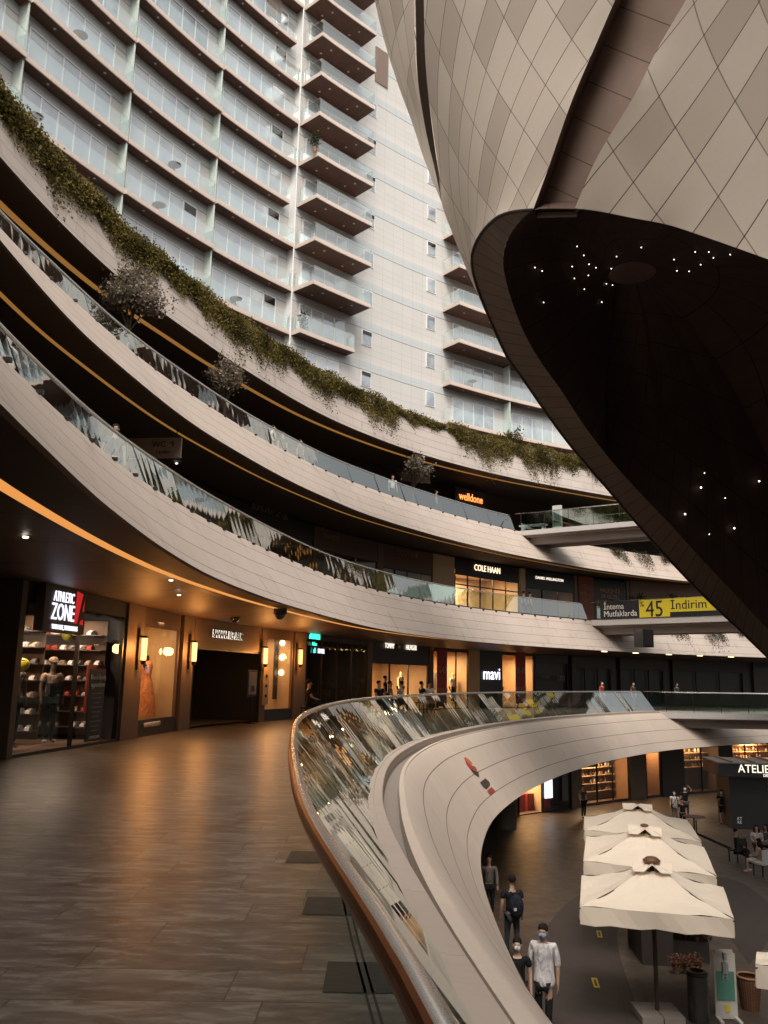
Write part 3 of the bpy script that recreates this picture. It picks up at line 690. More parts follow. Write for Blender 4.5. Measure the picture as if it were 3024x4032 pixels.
# cladding pieces
slotL = edge([(1738, 795, 26.2), (1713, 671, 26.3), (1678, 522, 26.2), (1649, 348, 25.9), (1634, 199, 25.5), (1629, 0, 25), (1625, -200, 24.5)])
slotR = edge([(1738, 795, 26.2), (1728, 671, 26.1), (1706, 522, 25.9), (1684, 348, 25.5), (1673, 199, 25.1), (1669, 0, 24.6), (1668, -200, 24.1)])
silU = edge([(1738, 795, 26.2), (1718, 746, 26.4), (1668, 622, 26.6), (1619, 472, 26.7), (1569, 338, 26.6), (1514, 164, 26.4), (1475, 0, 26), (1432, -200, 25.5)])
silL = [(1931, 1261, 27), (1888, 1175, 27), (1842, 1074, 26.8), (1778, 910, 26.4), (1738, 795, 26.2)]
left2 = edge(silL + [(1728, 671, 26.1), (1706, 522, 25.9), (1684, 348, 25.5), (1673, 199, 25.1), (1669, 0, 24.6), (1668, -200, 24.1)])
recL = edge([(2099, 826, 21), (2159, 662, 20.5), (2251, 399, 19.6), (2340, 190, 18.9), (2422, 0, 18.2), (2510, -200, 17.5)])
recR = edge([(2263, 820, 20.2), (2354, 614, 19.3), (2498, 375, 18.2), (2590, 190, 17.6), (2701, 0, 16.9), (2820, -200, 16.2)])
botA = edge(rimA[::-1]); botR = edge(rimR)
rightE = edge([(3200, 1090, 16.8), (3260, 800, 16.3), (3330, 400, 15.6), (3400, 0, 15), (3430, -200, 14.6)])
def seg(a, b): 
    a = np.array(a); b = np.array(b); return lambda u: a + (b - a) * u
uvA = lambda u, v: ((u - .30 * v + .5) * 7.6, (u * .9 + 1.05 * v) * 4.6)
coons(botA, seg(slotR(1), recL(1)), left2, recL, 40, 48, uvA, 'cladding', MATS['egg'], shell)
coons(seg(silU(0), slotL(0)), seg(silU(1), slotL(1)), silU, slotL, 8, 30, lambda u, v: (u * 3.2 + v * .9, v * 5 - u * 1.2), 'cladding', MATS['egg'], shell)
coons(botR, seg(recR(1), rightE(1)), recR, rightE, 34, 34, lambda u, v: ((u - .34 * v + .4) * 5.4, (u * .72 + v) * 3.5), 'cladding', MATS['egg'], shell)
# narrow slot and wide recess
def off(e, d): return lambda v: e(v) + np.array(d) * min(1, v * 4)
MATS['slot'] = MATS['soffit_dark']
coons(seg(slotL(0), slotR(0)), seg(off(slotL, (.1, .8, 0))(1), off(slotR, (.1, .8, 0))(1)), off(slotL, (.1, .8, 0)), off(slotR, (.1, .8, 0)), 2, 24, lambda u, v: (v * 9, u), 'slot', MATS['soffit_black'], shell)
dR = (.25, .85, .25)
rl = lambda v: recL(v) + np.array(dR); rr = lambda v: recR(v) + np.array(dR)
rec = m_lines('recess_panels', (.30, .215, .175), (.06, .045, .036), 0, .95, .01, .012, .65, .2)
coons(seg(rl(0), rr(0)), seg(rl(1), rr(1)), rl, rr, 6, 30, lambda u, v: (u, v * 6.6 + u * .5), 'recess', rec, shell)
coons(seg(recL(0), rl(0)), seg(recL(1), rl(1)), recL, rl, 2, 30, lambda u, v: (u, v * 6.6), 'recess_cheek', MATS['shell_edge'], shell)
coons(seg(rr(0), recR(0)), seg(rr(1), recR(1)), rr, recR, 2, 30, lambda u, v: (u, v * 6.6), 'recess_cheek', rec, shell)
MB().tube([tuple(rl(.0) + (rr(.0) - rl(.0)) * k / 6 + np.array([0, -.2, .02])) for k in range(7)], .07, 6).build('recess_sill', MATS['egg'], shell)
# returns that wrap the far side of the shell
for e in (silU, edge(silL)):
    coons(seg(e(0), e(0) + np.array([6, 7, 0])), seg(e(1), e(1) + np.array([6, 7, 0])), e, (lambda v, e=e: e(v) + np.array([6., 7., 0])), 2, 16, lambda u, v: (u * 4, v * 8), 'back_cladding', MATS['egg'], shell)
# thick rim
outer = edge(rimA + rimB)
innerpts = [(2099, 826, 21), (2051, 866, 21.8), (2011, 918, 22.5), (1987, 974, 23.2), (1981, 1037, 23.9), (1991, 1101, 24.7), (2019, 1197, 25.6), (2067, 1317, 26.7), (2132, 1430, 27.7), (2203, 1527, 28.6), (2300, 1675, 29.8), (2395, 1800, 30.9), (2510, 1929, 32), (2645, 2071, 33), (2781, 2220, 34), (2916, 2362, 35), (3024, 2477, 35.8), (3300, 2750, 37.5)]
inner = edge(innerpts)
coons(seg(outer(0), inner(0)), seg(outer(1), inner(1)), outer, inner, 3, 90, lambda u, v: (v * 40, u * 1.3), 'rim', MATS['shell_edge'], shell)
MB().tube([tuple(outer(k / 90)) for k in range(91)], .05, 5).build('rim_bead', MATS['soffit_dark'], shell, True)
# dome-like dark lining: rings from the rim to the oculus disc
inR = edge(innerpts[::-1] + [(2259, 822, 20.2)] + rimR[1:] ); 
far = [(3200, 1090, 16.8), (3700, 1350, 19), (4100, 1900, 25), (4000, 2500, 32), (3300, 2750, 37.5)]
farE = edge(far)
loop = [inR(k / 110) for k in range(111)] + [farE(k / 30) for k in range(1, 31)]
AP = np.array(D(2488, 1075, 29.0)); n = len(loop) - 1
disc = []
for k in range(n):
    d = loop[k] - AP; a = atan2(d[1], d[0]); disc.append(AP + np.array([cos(a) * .82, sin(a) * .82, 0]))
rings = 14; vs = []
for r in range(rings + 1):
    q = r / rings
    for k in range(n):
        p = loop[k] * (1 - q) + disc[k] * q
        horiz = np.linalg.norm(loop[k][:2] - AP[:2])
        p = p + np.array([0, 0, 1]) * sin(pi * q) * .16 * horiz * (1 if loop[k][2] > 8 else 1.4)
        p = p + (np.array([loop[k][0] - AP[0], loop[k][1] - AP[1], 0]) / max(horiz, .1)) * sin(pi * q) * (.0 if loop[k][2] > 10 else 1.2)
        vs.append(p)
fs = [(r * n + k, r * n + (k + 1) % n, (r + 1) * n + (k + 1) % n, (r + 1) * n + k) for r in range(rings) for k in range(n)]
uv = [[(k, r), (k + 1, r), (k + 1, r + 1), (k, r + 1)] for r in range(rings) for k in range(n)]
lin = m_lines('shell_lining', (.075, .045, .036), (.008, .005, .004), 4.0, 2.0, .05, .02, .75, .3, .7)
lining = MB().add(vs, fs, uv).build('lining', lin, shell, True)
MB().lathe([(.001, -.03), (.84, -.03), (.86, .05)], tuple(AP), 32).build('oculus_disc', plain('disc_brown', (.19, .12, .10), .5), shell)
bvh = BVHTree.FromPolygons([tuple(map(float, v)) for v in vs], fs)
lamps = [(718, 1216), (1034, 1221), (750, 1260), (912, 1266), (1300, 1243), (1367, 1244), (1473, 1256), (1390, 1272), (1195, 1281), (1327, 1306), (1210, 1336), (1270, 1339), (509, 1320), (545, 1337), (693, 1315), (776, 1304), (810, 1321), (886, 1326), (773, 1359), (704, 1374), (862, 1400), (892, 1407), (753, 1427), (552, 1492), (839, 1491)]
lamps = [(1700 + a * .798, b * .798, .016) for a, b in lamps] + [(1900 + a * .6775, 1800 + b * .6775, r) for a, b, r in ((1290, 92, .018), (1270, 177, .034), (1608, 140, .034), (1410, 238, .018), (1177, 331, .034), (1463, 413, .034), (1318, 448, .018))]
for px, py, r in lamps:
    d = Vector(ray(px, py)).normalized(); h = bvh.ray_cast(Vector((0, 0, EYE)), d)
    if h[0] is None: continue
    c = h[0] - d * .25
    MB().ball(c, r, 6).build('spotlight', MATS['spot_white'], shell, True)

# ------------------------------------------------------------------ ivy and shrubs
def leaves(pts, dirs, size, jit, n3=1):
    """many small leaf blades; pts Nx3, dirs Nx3 (growth direction)"""
    N = len(pts); a = rng.normal(size=(N, 3)); a /= np.linalg.norm(a, axis=1)[:, None]
    d = dirs + a * jit; d /= np.linalg.norm(d, axis=1)[:, None]
    s = np.cross(d, rng.normal(size=(N, 3))); s /= np.linalg.norm(s, axis=1)[:, None]
    L = size * rng.uniform(.6, 1.5, (N, 1)); W = L * rng.uniform(.22, .42, (N, 1))
    v = np.stack([pts, pts + d * L * .5 + s * W, pts + d * L, pts + d * L * .5 - s * W], 1).reshape(-1, 3)
    f = np.arange(N * 4).reshape(-1, 4); return v, f
def foliage(name, v, f, mat, parent=None):
    me = bpy.data.meshes.new(name); me.from_pydata(v.tolist(), [], f.tolist()); me.materials.append(mat); me.update()
    o = bpy.data.objects.new(name, me); COL.objects.link(o)
    if parent is not None: o.parent = parent; o.matrix_parent_inverse = root_inv(parent)
    return o
def ivy(cv, s0, s1, o_top, z_top, slope, hang, name, label, dens=260, size=.13, thick=.45, top=.35, gap=None, mat='ivy_leaves'):
    """strands that mound on the parapet and hang down its face; slope = outward drift per metre down"""
    V = []; Fc = []; base = 0; P_ = []; Dd = []
    n = int((s1 - s0) * dens / 12 * 4.8)
    for _ in range(n):
        q = random.uniform(s0, s1)
        prof = .5 + .5 * sin(q * .9 + 1.3 * sin(q * .37)) ; prof = .42 + .58 * prof + .25 * sin(q * 3.1) * .6
        if gap and gap(q): continue
        e = min(1, (q - s0) / .8, (s1 - q) / .8); L = hang * max(.12, prof) * (random.uniform(.35, .9) if random.random() < .8 else random.uniform(.9, 1.35)) * max(.3, e)
        m = 12; o0 = o_top + random.uniform(-1.1, .12); up = random.uniform(0, top) * (.6 + .4 * sin(q * 1.7))
        x, y, _z = cv.at(q, 0, 0); nx = np.interp(q, cv.S, cv.n[:, 0]); ny = np.interp(q, cv.S, cv.n[:, 1]); wv = random.uniform(-.25, .25)
        for k in range(m):
            u = (k + random.random()) / m
            if u < .25: oo = o0 + (o_top + .12 - o0) * u / .25; zz = z_top + up * sin(u / .25 * pi * .6) + .05
            else: dz = (u - .25) / .75 * L; oo = o_top + .1 + slope * dz + random.uniform(.0, thick) * (1 - .6 * (u)); zz = z_top + up * .5 * (1 - u) - dz
            P_.append((x + nx * oo - ny * wv * u, y + ny * oo + nx * wv * u, zz)); Dd.append((nx * .5, ny * .5, -.8 if u > .2 else .5))
    P_ = np.array(P_) + rng.normal(size=(len(P_), 3)) * .05; v, f = leaves(P_, np.array(Dd), size * .6, .55)
    o = foliage(name, v, f, MATS[mat]); tag(o, label, None, None, 'stuff'); return o
sv = lambda cv, px, z: cv.s_at_px(px, z)
s_gap = sv(G3, 1610, 17); s_gap2 = sv(G3, 1800, 17)
ivy(G3, 4, s_gap, -1.0, 17.05, .30, 1.75, 'hanging_ivy', 'thick green ivy mounded along the top parapet and hanging over it', 480, .14, .5, .55)
ivy(G3, s_gap + .1, s_gap2 - .3, -1.0, 17.0, .30, 1.0, 'hanging_ivy', 'thin short stretch of ivy on the parapet between two thick ones', 330, .13, .35, .35)
ivy(G3, s_gap2, G3.s_at_px(2460, 17), -1.0, 17.0, .33, 2.3, 'hanging_ivy', 'long ragged ivy at the far right end of the top parapet', 460, .15, .5, .5)
q0 = G2.s_at_px(2380, 11); ivy(G2, q0, q0 + 9, .1, 11.0, .6, 1.5, 'hanging_ivy', 'dark ivy hanging below the upper footbridge', 130, .13, .2, .05, lambda q: sin(q * 2.3) < -.2, 'dark_ivy')
q0 = G1.s_at_px(2590, 5.5); ivy(G1, q0, q0 + 13, .1, 5.5, .6, 1.55, 'hanging_ivy', 'dark ragged ivy hanging below the banner footbridge', 120, .13, .2, .05, lambda q: sin(q * 1.9) < -.1, 'dark_ivy')

def tree(loc, h, crown_r, label, leafmat, nleaf=2600, trunk_h=1.1, name='olive_tree', squash=.85, size=.12, lean=0):
    t = thing(name, label, 'tree', loc, random.uniform(0, 6)); crown_r *= .88; nleaf = int(nleaf * .7)
    b = MB(); top = Vector((lean, 0, trunk_h)); b.tube([(0, 0, 0), (.03, .02, trunk_h * .5), tuple(top)], [.09, .07, .055], 7)
    P_ = []; c0 = Vector((lean * 1.5, 0, h - crown_r * squash))
    for k in range(15):
        a = random.uniform(0, 2 * pi); el = random.uniform(-.45, 1.4); rr = crown_r * random.uniform(.35, 1.12)
        e = c0 + Vector((cos(a) * cos(el) * rr, sin(a) * cos(el) * rr, sin(el) * rr * squash))
        mid = top.lerp(e, .5) + Vector((random.gauss(0, .08), random.gauss(0, .08), .05)); b.tube([tuple(top), tuple(mid), tuple(e)], [.03, .018, .006], 5)
        m = nleaf // 15; cl = rng.normal(size=(m, 3)) * crown_r * random.uniform(.12, .26); P_.append(cl + np.array(e))
        m2 = m // 4; tt = rng.uniform(.3, 1, (m2, 1)); P_.append(np.array(mid) * (1 - tt) + np.array(e) * tt + rng.normal(size=(m2, 3)) * crown_r * .1)
    b.build('trunk', MATS['bark'], t, world=False)
    P_ = np.concatenate(P_); v, f = leaves(P_, np.tile([0, 0, .4], (len(P_), 1)), size, 1.0)
    me = bpy.data.meshes.new('crown'); me.from_pydata(v.tolist(), [], f.tolist()); me.materials.append(leafmat); me.update()
    o = bpy.data.objects.new('crown', me); COL.objects.link(o); o.parent = t; return t
# ------------------------------------------------------------------ figures
def skinned(name, verts, edges, radii, mat, parent, sub=1, root=0):
    me = bpy.data.meshes.new(name + '_skel'); me.from_pydata([tuple(v) for v in verts], edges, [])
    o = bpy.data.objects.new(name, me); COL.objects.link(o)
    md = o.modifiers.new('s', 'SKIN'); md.use_smooth_shade = True; md.branch_smoothing = .4
    for i, r in enumerate(radii):
        sv_ = me.skin_vertices[0].data[i]; sv_.radius = r if isinstance(r, tuple) else (r, r); sv_.use_root = (i == root)
    o.modifiers.new('u', 'SUBSURF').levels = sub; o.modifiers['u'].render_levels = sub
    bpy.context.view_layer.update(); dg = bpy.context.evaluated_depsgraph_get()
    m2 = bpy.data.meshes.new_from_object(o.evaluated_get(dg)); m2.name = name
    bpy.data.objects.remove(o); bpy.data.meshes.remove(me)
    m2.materials.clear(); m2.materials.append(mat); m2.polygons.foreach_set('use_smooth', [True] * len(m2.polygons))
    o = bpy.data.objects.new(name, m2); COL.objects.link(o); o.parent = parent; return o
SKIN = plain('skin', (.42, .25, .17), .55, 0, .06); SKIN2 = plain('skin_light', (.55, .36, .27), .55, 0, .06)
def cloth(name, col):
    g = G('cloth_' + name); tc = g.n('ShaderNodeTexCoord'); mp = g.n('ShaderNodeMapping'); mp.inputs['Scale'].default_value = (1, 1, .45); g.t.links.new(tc.outputs['Object'], mp.inputs[0])
    n1 = g.noise(mp.outputs[0], 9, 3, .55, 1.5); n2 = g.noise(tc.outputs['Object'], 60, 2)
    c = g.mix(g.ramp(n1, .35, .65), tuple(x * .72 for x in col), tuple(min(1, x * 1.12) for x in col)); MATS['cloth_' + name] = g.done(g.bsdf(c, .85, bump=n1, bs=1.0, bd=.05, spec=.2)); return MATS['cloth_' + name]
C_ = dict(black=cloth('black', (.018, .018, .02)), white=cloth('white', (.75, .72, .72)), jeans=cloth('jeans', (.045, .05, .065)), navy=cloth('navy', (.02, .024, .035)), beige=cloth('beige', (.42, .32, .25)),
          grey=cloth('grey', (.14, .13, .125)), pink=cloth('pink', (.75, .2, .3)), hair=cloth('hair', (.02, .014, .011)), red=cloth('red', (.4, .06, .04)), brown=cloth('brown', (.12, .075, .05)), orange=cloth('orange', (.62, .26, .12)), maskw=cloth('maskwhite', (.78, .76, .74)), maskb=cloth('maskblue', (.32, .48, .68)), print=cloth('print', (.22, .19, .17)))
def person(label, loc, heading, h=1.7, top='black', bottom='jeans', sleeve='short', leg='long', mask=None, hair='short', pose=None, seated=False, skin=None, group=None, fingers=False, cat='person', name='person', w=1.0, head=True, tails=False, shoes='black'):
    J = dict(pel=(0, 0, .53), bel=(0, .005, .61), che=(0, .0, .73), nek=(0, -.005, .835), jaw=(0, .012, .885), sku=(0, .004, .93), crn=(0, -.002, .965),
             sL=(-.108, 0, .805), eL=(-.135, -.012, .64), wL=(-.14, .03, .49), hL=(-.142, .045, .44), sR=(.108, 0, .805), eR=(.135, -.012, .64), wR=(.14, .03, .49), hR=(.142, .045, .44),
             pL=(-.05, 0, .5), kL=(-.054, .015, .285), aL=(-.052, -.005, .05), tL=(-.06, .07, .018), pR=(.05, 0, .5), kR=(.054, .015, .285), aR=(.052, -.005, .05), tR=(.06, .07, .018))
    if seated:
        dz = -.26
        for k in J: J[k] = (J[k][0], J[k][1], J[k][2] + dz)
        for s, x in (('L', -1), ('R', 1)):
            J['p' + s] = (x * .05, .02, .25); J['k' + s] = (x * .065, .24, .275); J['a' + s] = (x * .06, .23, .05); J['t' + s] = (x * .065, .31, .018)
            J['e' + s] = (x * .13, .04, .40); J['w' + s] = (x * .09, .16, .36); J['h' + s] = (x * .07, .2, .35)
    if pose: J.update(pose)
    t = thing(name, label, cat, loc, heading - pi / 2, group); S = h
    keys = list(J); V = {k: Vector(J[k]) * S for k in keys}
    def chain(ks, rs):
        return ks, rs
    def build(nm, segs, rad, mat, sub=1, root='pel', infl=1.0):
        used = []
        for a, b in segs:
            for k in (a, b):
                if k not in used: used.append(k)
        used.sort(key=lambda k: k != root); idx = {k: i for i, k in enumerate(used)}
        return skinned(nm, [V[k] for k in used], [(idx[a], idx[b]) for a, b in segs], [tuple(x * S * infl for x in (rad[k] if isinstance(rad[k], tuple) else (rad[k], rad[k]))) for k in used], mat, t, sub)
    R = dict(pel=(.088 * w, .062), bel=(.078 * w, .056), che=(.092 * w, .060), nek=.031, jaw=(.034, .038), sku=(.043, .052), crn=(.034, .042), sL=.036, eL=.025, wL=.017, hL=(.012, .02), sR=.036, eR=.025, wR=.017, hR=(.012, .02),
             pL=.052 * w, kL=.034, aL=.021, tL=(.024, .014), pR=.052 * w, kR=.034, aR=.021, tR=(.024, .014))
    segs = [('pel', 'bel'), ('bel', 'che'), ('che', 'nek')] + ([('nek', 'jaw'), ('jaw', 'sku'), ('sku', 'crn')] if head else [])
    for s in 'LR': segs += [('che', 's' + s), ('s' + s, 'e' + s), ('e' + s, 'w' + s), ('w' + s, 'h' + s), ('pel', 'p' + s), ('p' + s, 'k' + s), ('k' + s, 'a' + s), ('a' + s, 't' + s)]
    if fingers:
        for s, x in (('L', -1), ('R', 1)):
            hd = (V['h' + s] - V['w' + s]).normalized()
            for i, (off_, ln) in enumerate(((-.011, .034), (-.004, .040), (.004, .038), (.011, .030))):
                k = 'f%d%s' % (i, s); k2 = 'g%d%s' % (i, s)
                V[k] = V['h' + s] + hd * .012 * S + Vector((0, off_ * S, 0)); V[k2] = V[k] + (hd * ln + Vector((-x * .008, .006, 0))) * S
                R[k] = .0052; R[k2] = .0036; segs += [('h' + s, k), (k, k2)]
            k = 'th' + s; V[k] = V['w' + s] + (hd * .030 + Vector((0, .024, 0))) * S; R[k] = .0055; segs.append(('w' + s, k))
    RB = {k: (tuple(x * (.84 if k in ('pel', 'bel', 'che') else .9) for x in v) if isinstance(v, tuple) and k in ('pel', 'bel', 'che') else (v * .84 if k[0] in 'sp' and len(k) == 2 else v)) for k, v in R.items()}
    build('body', segs, RB, skin or SKIN, 1)
    # clothing follows the same skeleton
    tops = [('pel', 'bel'), ('bel', 'che')]
    V['nk2'] = V['che'].lerp(V['nek'], .62); R['nk2'] = .045; tops.append(('che', 'nk2'))
    for s in 'LR':
        tops.append(('che', 's' + s))
        if sleeve == 'short': V['m' + s] = V['s' + s].lerp(V['e' + s], .62); R['m' + s] = .033; tops.append(('s' + s, 'm' + s))
        elif sleeve in ('long', 'rolled'):
            tops.append(('s' + s, 'e' + s))
            V['m' + s] = V['e' + s].lerp(V['w' + s], .92 if sleeve == 'long' else .18); R['m' + s] = .024 if sleeve == 'long' else .031; tops.append(('e' + s, 'm' + s))
    if tails:
        V['hem'] = V['pel'] + Vector((0, .0, -.145 * S)); R['hem'] = (.098 * w, .088); tops = [e for e in tops if e != ('pel', 'bel')] + [('bel', 'hem')]
    build('top', tops, R, C_[top], 1, 'bel' if tails else 'pel', 1.22 if tails else 1.17)
    bot = []
    if tails: R['pel'] = (.07 * w, .045); R['pL'] = R['pR'] = .041; R['kL'] = R['kR'] = .037; V['pel'] = V['pel'] - Vector((0, 0, .075 * S)); V['pL'] = V['pL'] - Vector((0, 0, .06 * S)); V['pR'] = V['pR'] - Vector((0, 0, .06 * S))
    for s in 'LR':
        bot.append(('pel', 'p' + s))
        if leg == 'long': V['n' + s] = V['k' + s].lerp(V['a' + s], .93); R['n' + s] = .027; bot += [('p' + s, 'k' + s), ('k' + s, 'n' + s)]
        elif leg == 'short': V['n' + s] = V['p' + s].lerp(V['k' + s], .9); R['n' + s] = .042; bot += [('p' + s, 'n' + s)]
        else: V['n' + s] = V['k' + s].lerp(V['a' + s], .5); R['n' + s] = .06; bot += [('p' + s, 'k' + s), ('k' + s, 'n' + s)]
    V['pel2'] = V['pel'] + Vector((0, 0, .01)); R['pel2'] = R['pel']; build('trousers' if leg != 'skirt' else 'skirt', bot, R, C_[bottom], 1, 'pel', 1.1)
    b = MB()
    for s in 'LR':
        v = V['a' + s].lerp(V['t' + s], .6); d = (V['t' + s] - V['a' + s]); b.ball((v.x, v.y, max(.035, v.z - .004)), .045, 6, .95, 1.9, .75)
    b.build('shoes', C_[shoes], t, True, world=False)
    if head:
        hc = V['sku']; f = Vector((V['jaw'].x - V['nek'].x, max(.02, V['jaw'].y - V['nek'].y + .03), 0)).normalized()
        hb = MB(); r = .058 * S
        if hair != 'none':
            hb.ball(tuple(hc + Vector((0, -.020 * S, .024 * S))), r * .93, 10, .93, .98, .86)
            if hair == 'long':
                for k in range(5): a = pi + pi * k / 4; hb.tube([tuple(hc + Vector((cos(a) * .045, sin(a) * .04 - .005, .0)) * S), tuple(hc + Vector((cos(a) * .055, sin(a) * .045 - .01, -.07)) * S), tuple(hc + Vector((cos(a) * .05, sin(a) * .045 - .012, -.14)) * S)], [.03 * S, .03 * S, .012 * S], 6)
            if hair == 'bun': hb.ball(tuple(hc + Vector((0, -.05 * S, .05 * S))), .026 * S, 6)
            hb.build('hair', C_['hair'], t, True, world=False)
        fb = MB(); face = hc + Vector((0, .045 * S, -.012 * S))
        fb.ball(tuple(face + Vector((0, .010 * S, -.010 * S))), .010 * S, 5, .8, 1.2, 1.4)
        for x in (-1, 1): fb.ball(tuple(hc + Vector((x * .043 * S, .0, -.012 * S))), .012 * S, 5, .5, .9, 1.4)
        fb.build('face_features', skin or SKIN, t, True, world=False)
        eb = MB()
        for x in (-1, 1): eb.ball(tuple(hc + Vector((x * .017 * S, .046 * S, .004 * S))), .0055 * S, 5, 1.5, .6, .7)
        eb.build('eyes', C_['black'], t, True, world=False)
        if mask: MB().ball(tuple(V['jaw'] + Vector((0, .012 * S, .014 * S))), .040 * S, 8, .98, 1.08, .85).build('face_mask', C_[mask], t, True, world=False)
    return t

# ------------------------------------------------------------------ shops
def zy(pt, px, py):
    r = ray(px, py); return EYE + r[2] / r[1] * pt[1]
def cb(b, cv, q, o, z, hq, ho, hz, tilt=0): b.box(cv.at(q, o, z), (ho, hq, hz), cv.ang(q), 0, tilt)
def lamp(loc, power, size, col=(1, .66, .36), name='shop_lamp', down=True):
    l = bpy.data.lights.new(name, 'AREA'); l.energy = power * .95; l.size = size; l.color = col; l.shape = 'DISK'
    o = bpy.data.objects.new(name, l); COL.objects.link(o); o.location = loc; return o
def wallseg(cv, s0, s1, o, z0, z1, mat, name, parent, ds=.5): return sweep(cv, [(o, z1), (o, z0)], s0, s1, ds).build(name, mat, parent)
ip = lambda n, c, r=.6: plain('int_' + n, c, r, 0, .1, 3)
ip('tan', (.52, .36, .20)); ip('cream', (.62, .50, .34)); ip('dark', (.03, .022, .018)); ip('brown', (.13, .075, .045)); ip('red', (.30, .03, .03)); ip('wood', (.30, .16, .075)); ip('grey', (.10, .09, .085))
WARM = (1, .66, .36)
def shop(cv, pa, pb, z, label, wall='tan', power=60, H=3.30, header=.75, hmat='black_board', frame='dark_metal', mull=2, base=.12, depth=3.0, col=WARM, pz=None, glass=True, sab=None, fl='brown'):
    pz = z + 1.0 if pz is None else pz
    s0, s1 = sab or (cv.s_at_px(pa, pz), cv.s_at_px(pb, pz))
    t = thing('shopfront', label, 'shop', cv.at((s0 + s1) / 2, 0, z), 0, 'shopfronts along the galleries')
    zt = z + H - header
    b = MB(); w = (s1 - s0)
    for k in range(mull + 1): cb(b, cv, s0 + .03 + (w - .06) * k / mull, 0, (z + zt) / 2, .03, .04, (zt - z) / 2)
    b.add(*(lambda m: (m.v, m.f, m.uv))(sweep(cv, [(.04, zt - .06), (.04, zt), (-.04, zt), (-.04, zt - .06)], s0, s1, .4)))
    b.build('frame', MATS[frame], t)
    if base: sweep(cv, [(-.03, z + base), (.045, z + base), (.045, z)], s0, s1, .4).build('plinth', MATS['black_board'], t)
    sweep(cv, [(-.02, z + H), (.05, z + H), (.05, zt), (-.05, zt)], s0, s1, .4).build('header', MATS[hmat], t)
    if glass: wallseg(cv, s0 + .04, s1 - .04, -.01, z + base, zt, MATS['shop_glass'], 'glass', t)
    m = MATS['int_' + wall]
    ins = wallseg(cv, s0, s1, -depth, z, zt + .3, m, 'back_wall', t)
    for q in (s0 + .01, s1 - .01): MB().quad(cv.at(q, -.05, z), cv.at(q, -depth, z), cv.at(q, -depth, zt + .3), cv.at(q, -.05, zt + .3)).build('side_wall', m, t)
    sweep(cv, [(-.05, min(zt + .29, z + H - .04)), (-depth, min(zt + .29, z + H - .04))], s0, s1, .5).build('ceiling', m, t)
    sweep(cv, [(-.05, z + .05), (-depth, z + .05)], s0, s1, .5).build('floor', MATS['int_' + fl], t)
    if power:
        n = max(1, int(w / 3.5))
        for k in range(n): lamp(cv.at(s0 + w * (k + .5) / n, -depth * .4, min(zt + .1, z + H - .3)), power / n, min(1.4, w / n * .5), col)
    return t, s0, s1, zt
def pier(cv, pa, pb, z, label, mat='pier_stone', H=3.4, o=.08, sab=None, pz=None):
    pz = z + 1.0 if pz is None else pz
    s0, s1 = sab or (cv.s_at_px(pa, pz), cv.s_at_px(pb, pz)); b = sweep(cv, [(-.4, z), (o, z), (o, z + H), (-.4, z + H)], s0, s1, .3)
    for q in (s0, s1): b.quad(cv.at(q, -.4, z), cv.at(q, o, z), cv.at(q, o, z + H), cv.at(q, -.4, z + H))
    x = b.build('pier', MATS[mat]); tag(x, label, 'pier', 'piers between the shops'); return x
def sign(cv, q, o, z, s, size, mat, t, **k):
    x = text(s, size, mat, ext=.008, **k); return place_text(x, t, cv.at(q, o, z), cv.ang(q))
def backwall(cv, o, z, H, name, label, mat='soffit_black', s0=0, s1=None):
    x = sweep(cv, [(o, z + H), (o, z)], s0, s1, .6).build(name, MATS[mat]); tag(x, label, 'wall'); return x
backwall(F0, -3.3, 0, 3.7, 'back_wall', 'dark wall behind the shops at walkway level'); backwall(F1, -3.3, 5.5, 3.7, 'back_wall', 'dark wall behind the middle gallery shops')
backwall(F2, 0, 11, 3.7, 'back_wall', 'black restaurant wall at the back of the upper gallery'); backwall(FG, -3.3, -5.5, 3.8, 'back_wall', 'dark wall behind the plaza shops')

# --- walkway level
HC = 3.34
pier(F0, 6, 30, 0, 'narrow brown post left of the sports shop window', H=HC, pz=.4)
sportA, a0, a1, zt = shop(F0, 32, 455, 0, 'dark sports shop window full of trainers under a glowing shop sign', 'dark', 0, HC, .32, mull=2, base=.06, pz=.3, depth=3.1)
for q_, pw_ in ((.12, 60), (.4, 60), (.78, 60)): lamp(F0.at(a0 + (a1 - a0) * q_, -.9, 2.95), pw_ * .42, .5, (1, .74, .52))
pier(F0, 458, 530, 0, 'plain brown pier between the sports shop and the dress window', H=HC, pz=.4)
dressA, d0, d1, dzt = shop(F0, 538, 692, 0, 'tall amber lit window with an orange dress on display', 'tan', 34, HC, .42, 'int_brown', 'int_brown', 1, .42, pz=1.6, depth=1.5)
pier(F0, 700, 742, 0, 'lit pier left of the dark clothes shop entrance', H=HC, pz=1.2)
doorA, e0, e1, ezt = shop(F0, 744, 1016, 0, 'dark wide clothes shop entrance under black lettering', 'dark', 4, HC, .88, 'pier_stone', 'black_board', 1, 0, pz=1.2, glass=False, depth=2.6, fl='dark')
pier(F0, 1014, 1034, 0, 'thin pier right of the dark clothes shop entrance', H=HC, pz=1.2)
dressB, f0, f1, fzt = shop(F0, 1036, 1142, 0, 'narrow amber lit window right of the dark entrance', 'tan', 26, HC, .3, 'int_brown', 'int_brown', 1, .42, pz=1.2, depth=1.5)
pier(F0, 1146, 1192, 0, 'pier with a wall lamp between the clothes shop and the neon restaurant', H=HC, pz=1.2)
neonA, n0, n1, nzt = shop(F0, 1196, 1440, 0, 'dark restaurant front with a green neon sign and glowing shelves', 'dark', 12, HC, .15, mull=4, base=.5, pz=1.2, depth=3)
pier(F0, 1441, 1456, 0, 'slim pier left of the clothes shop with the flag sign', H=HC, pz=1.2)
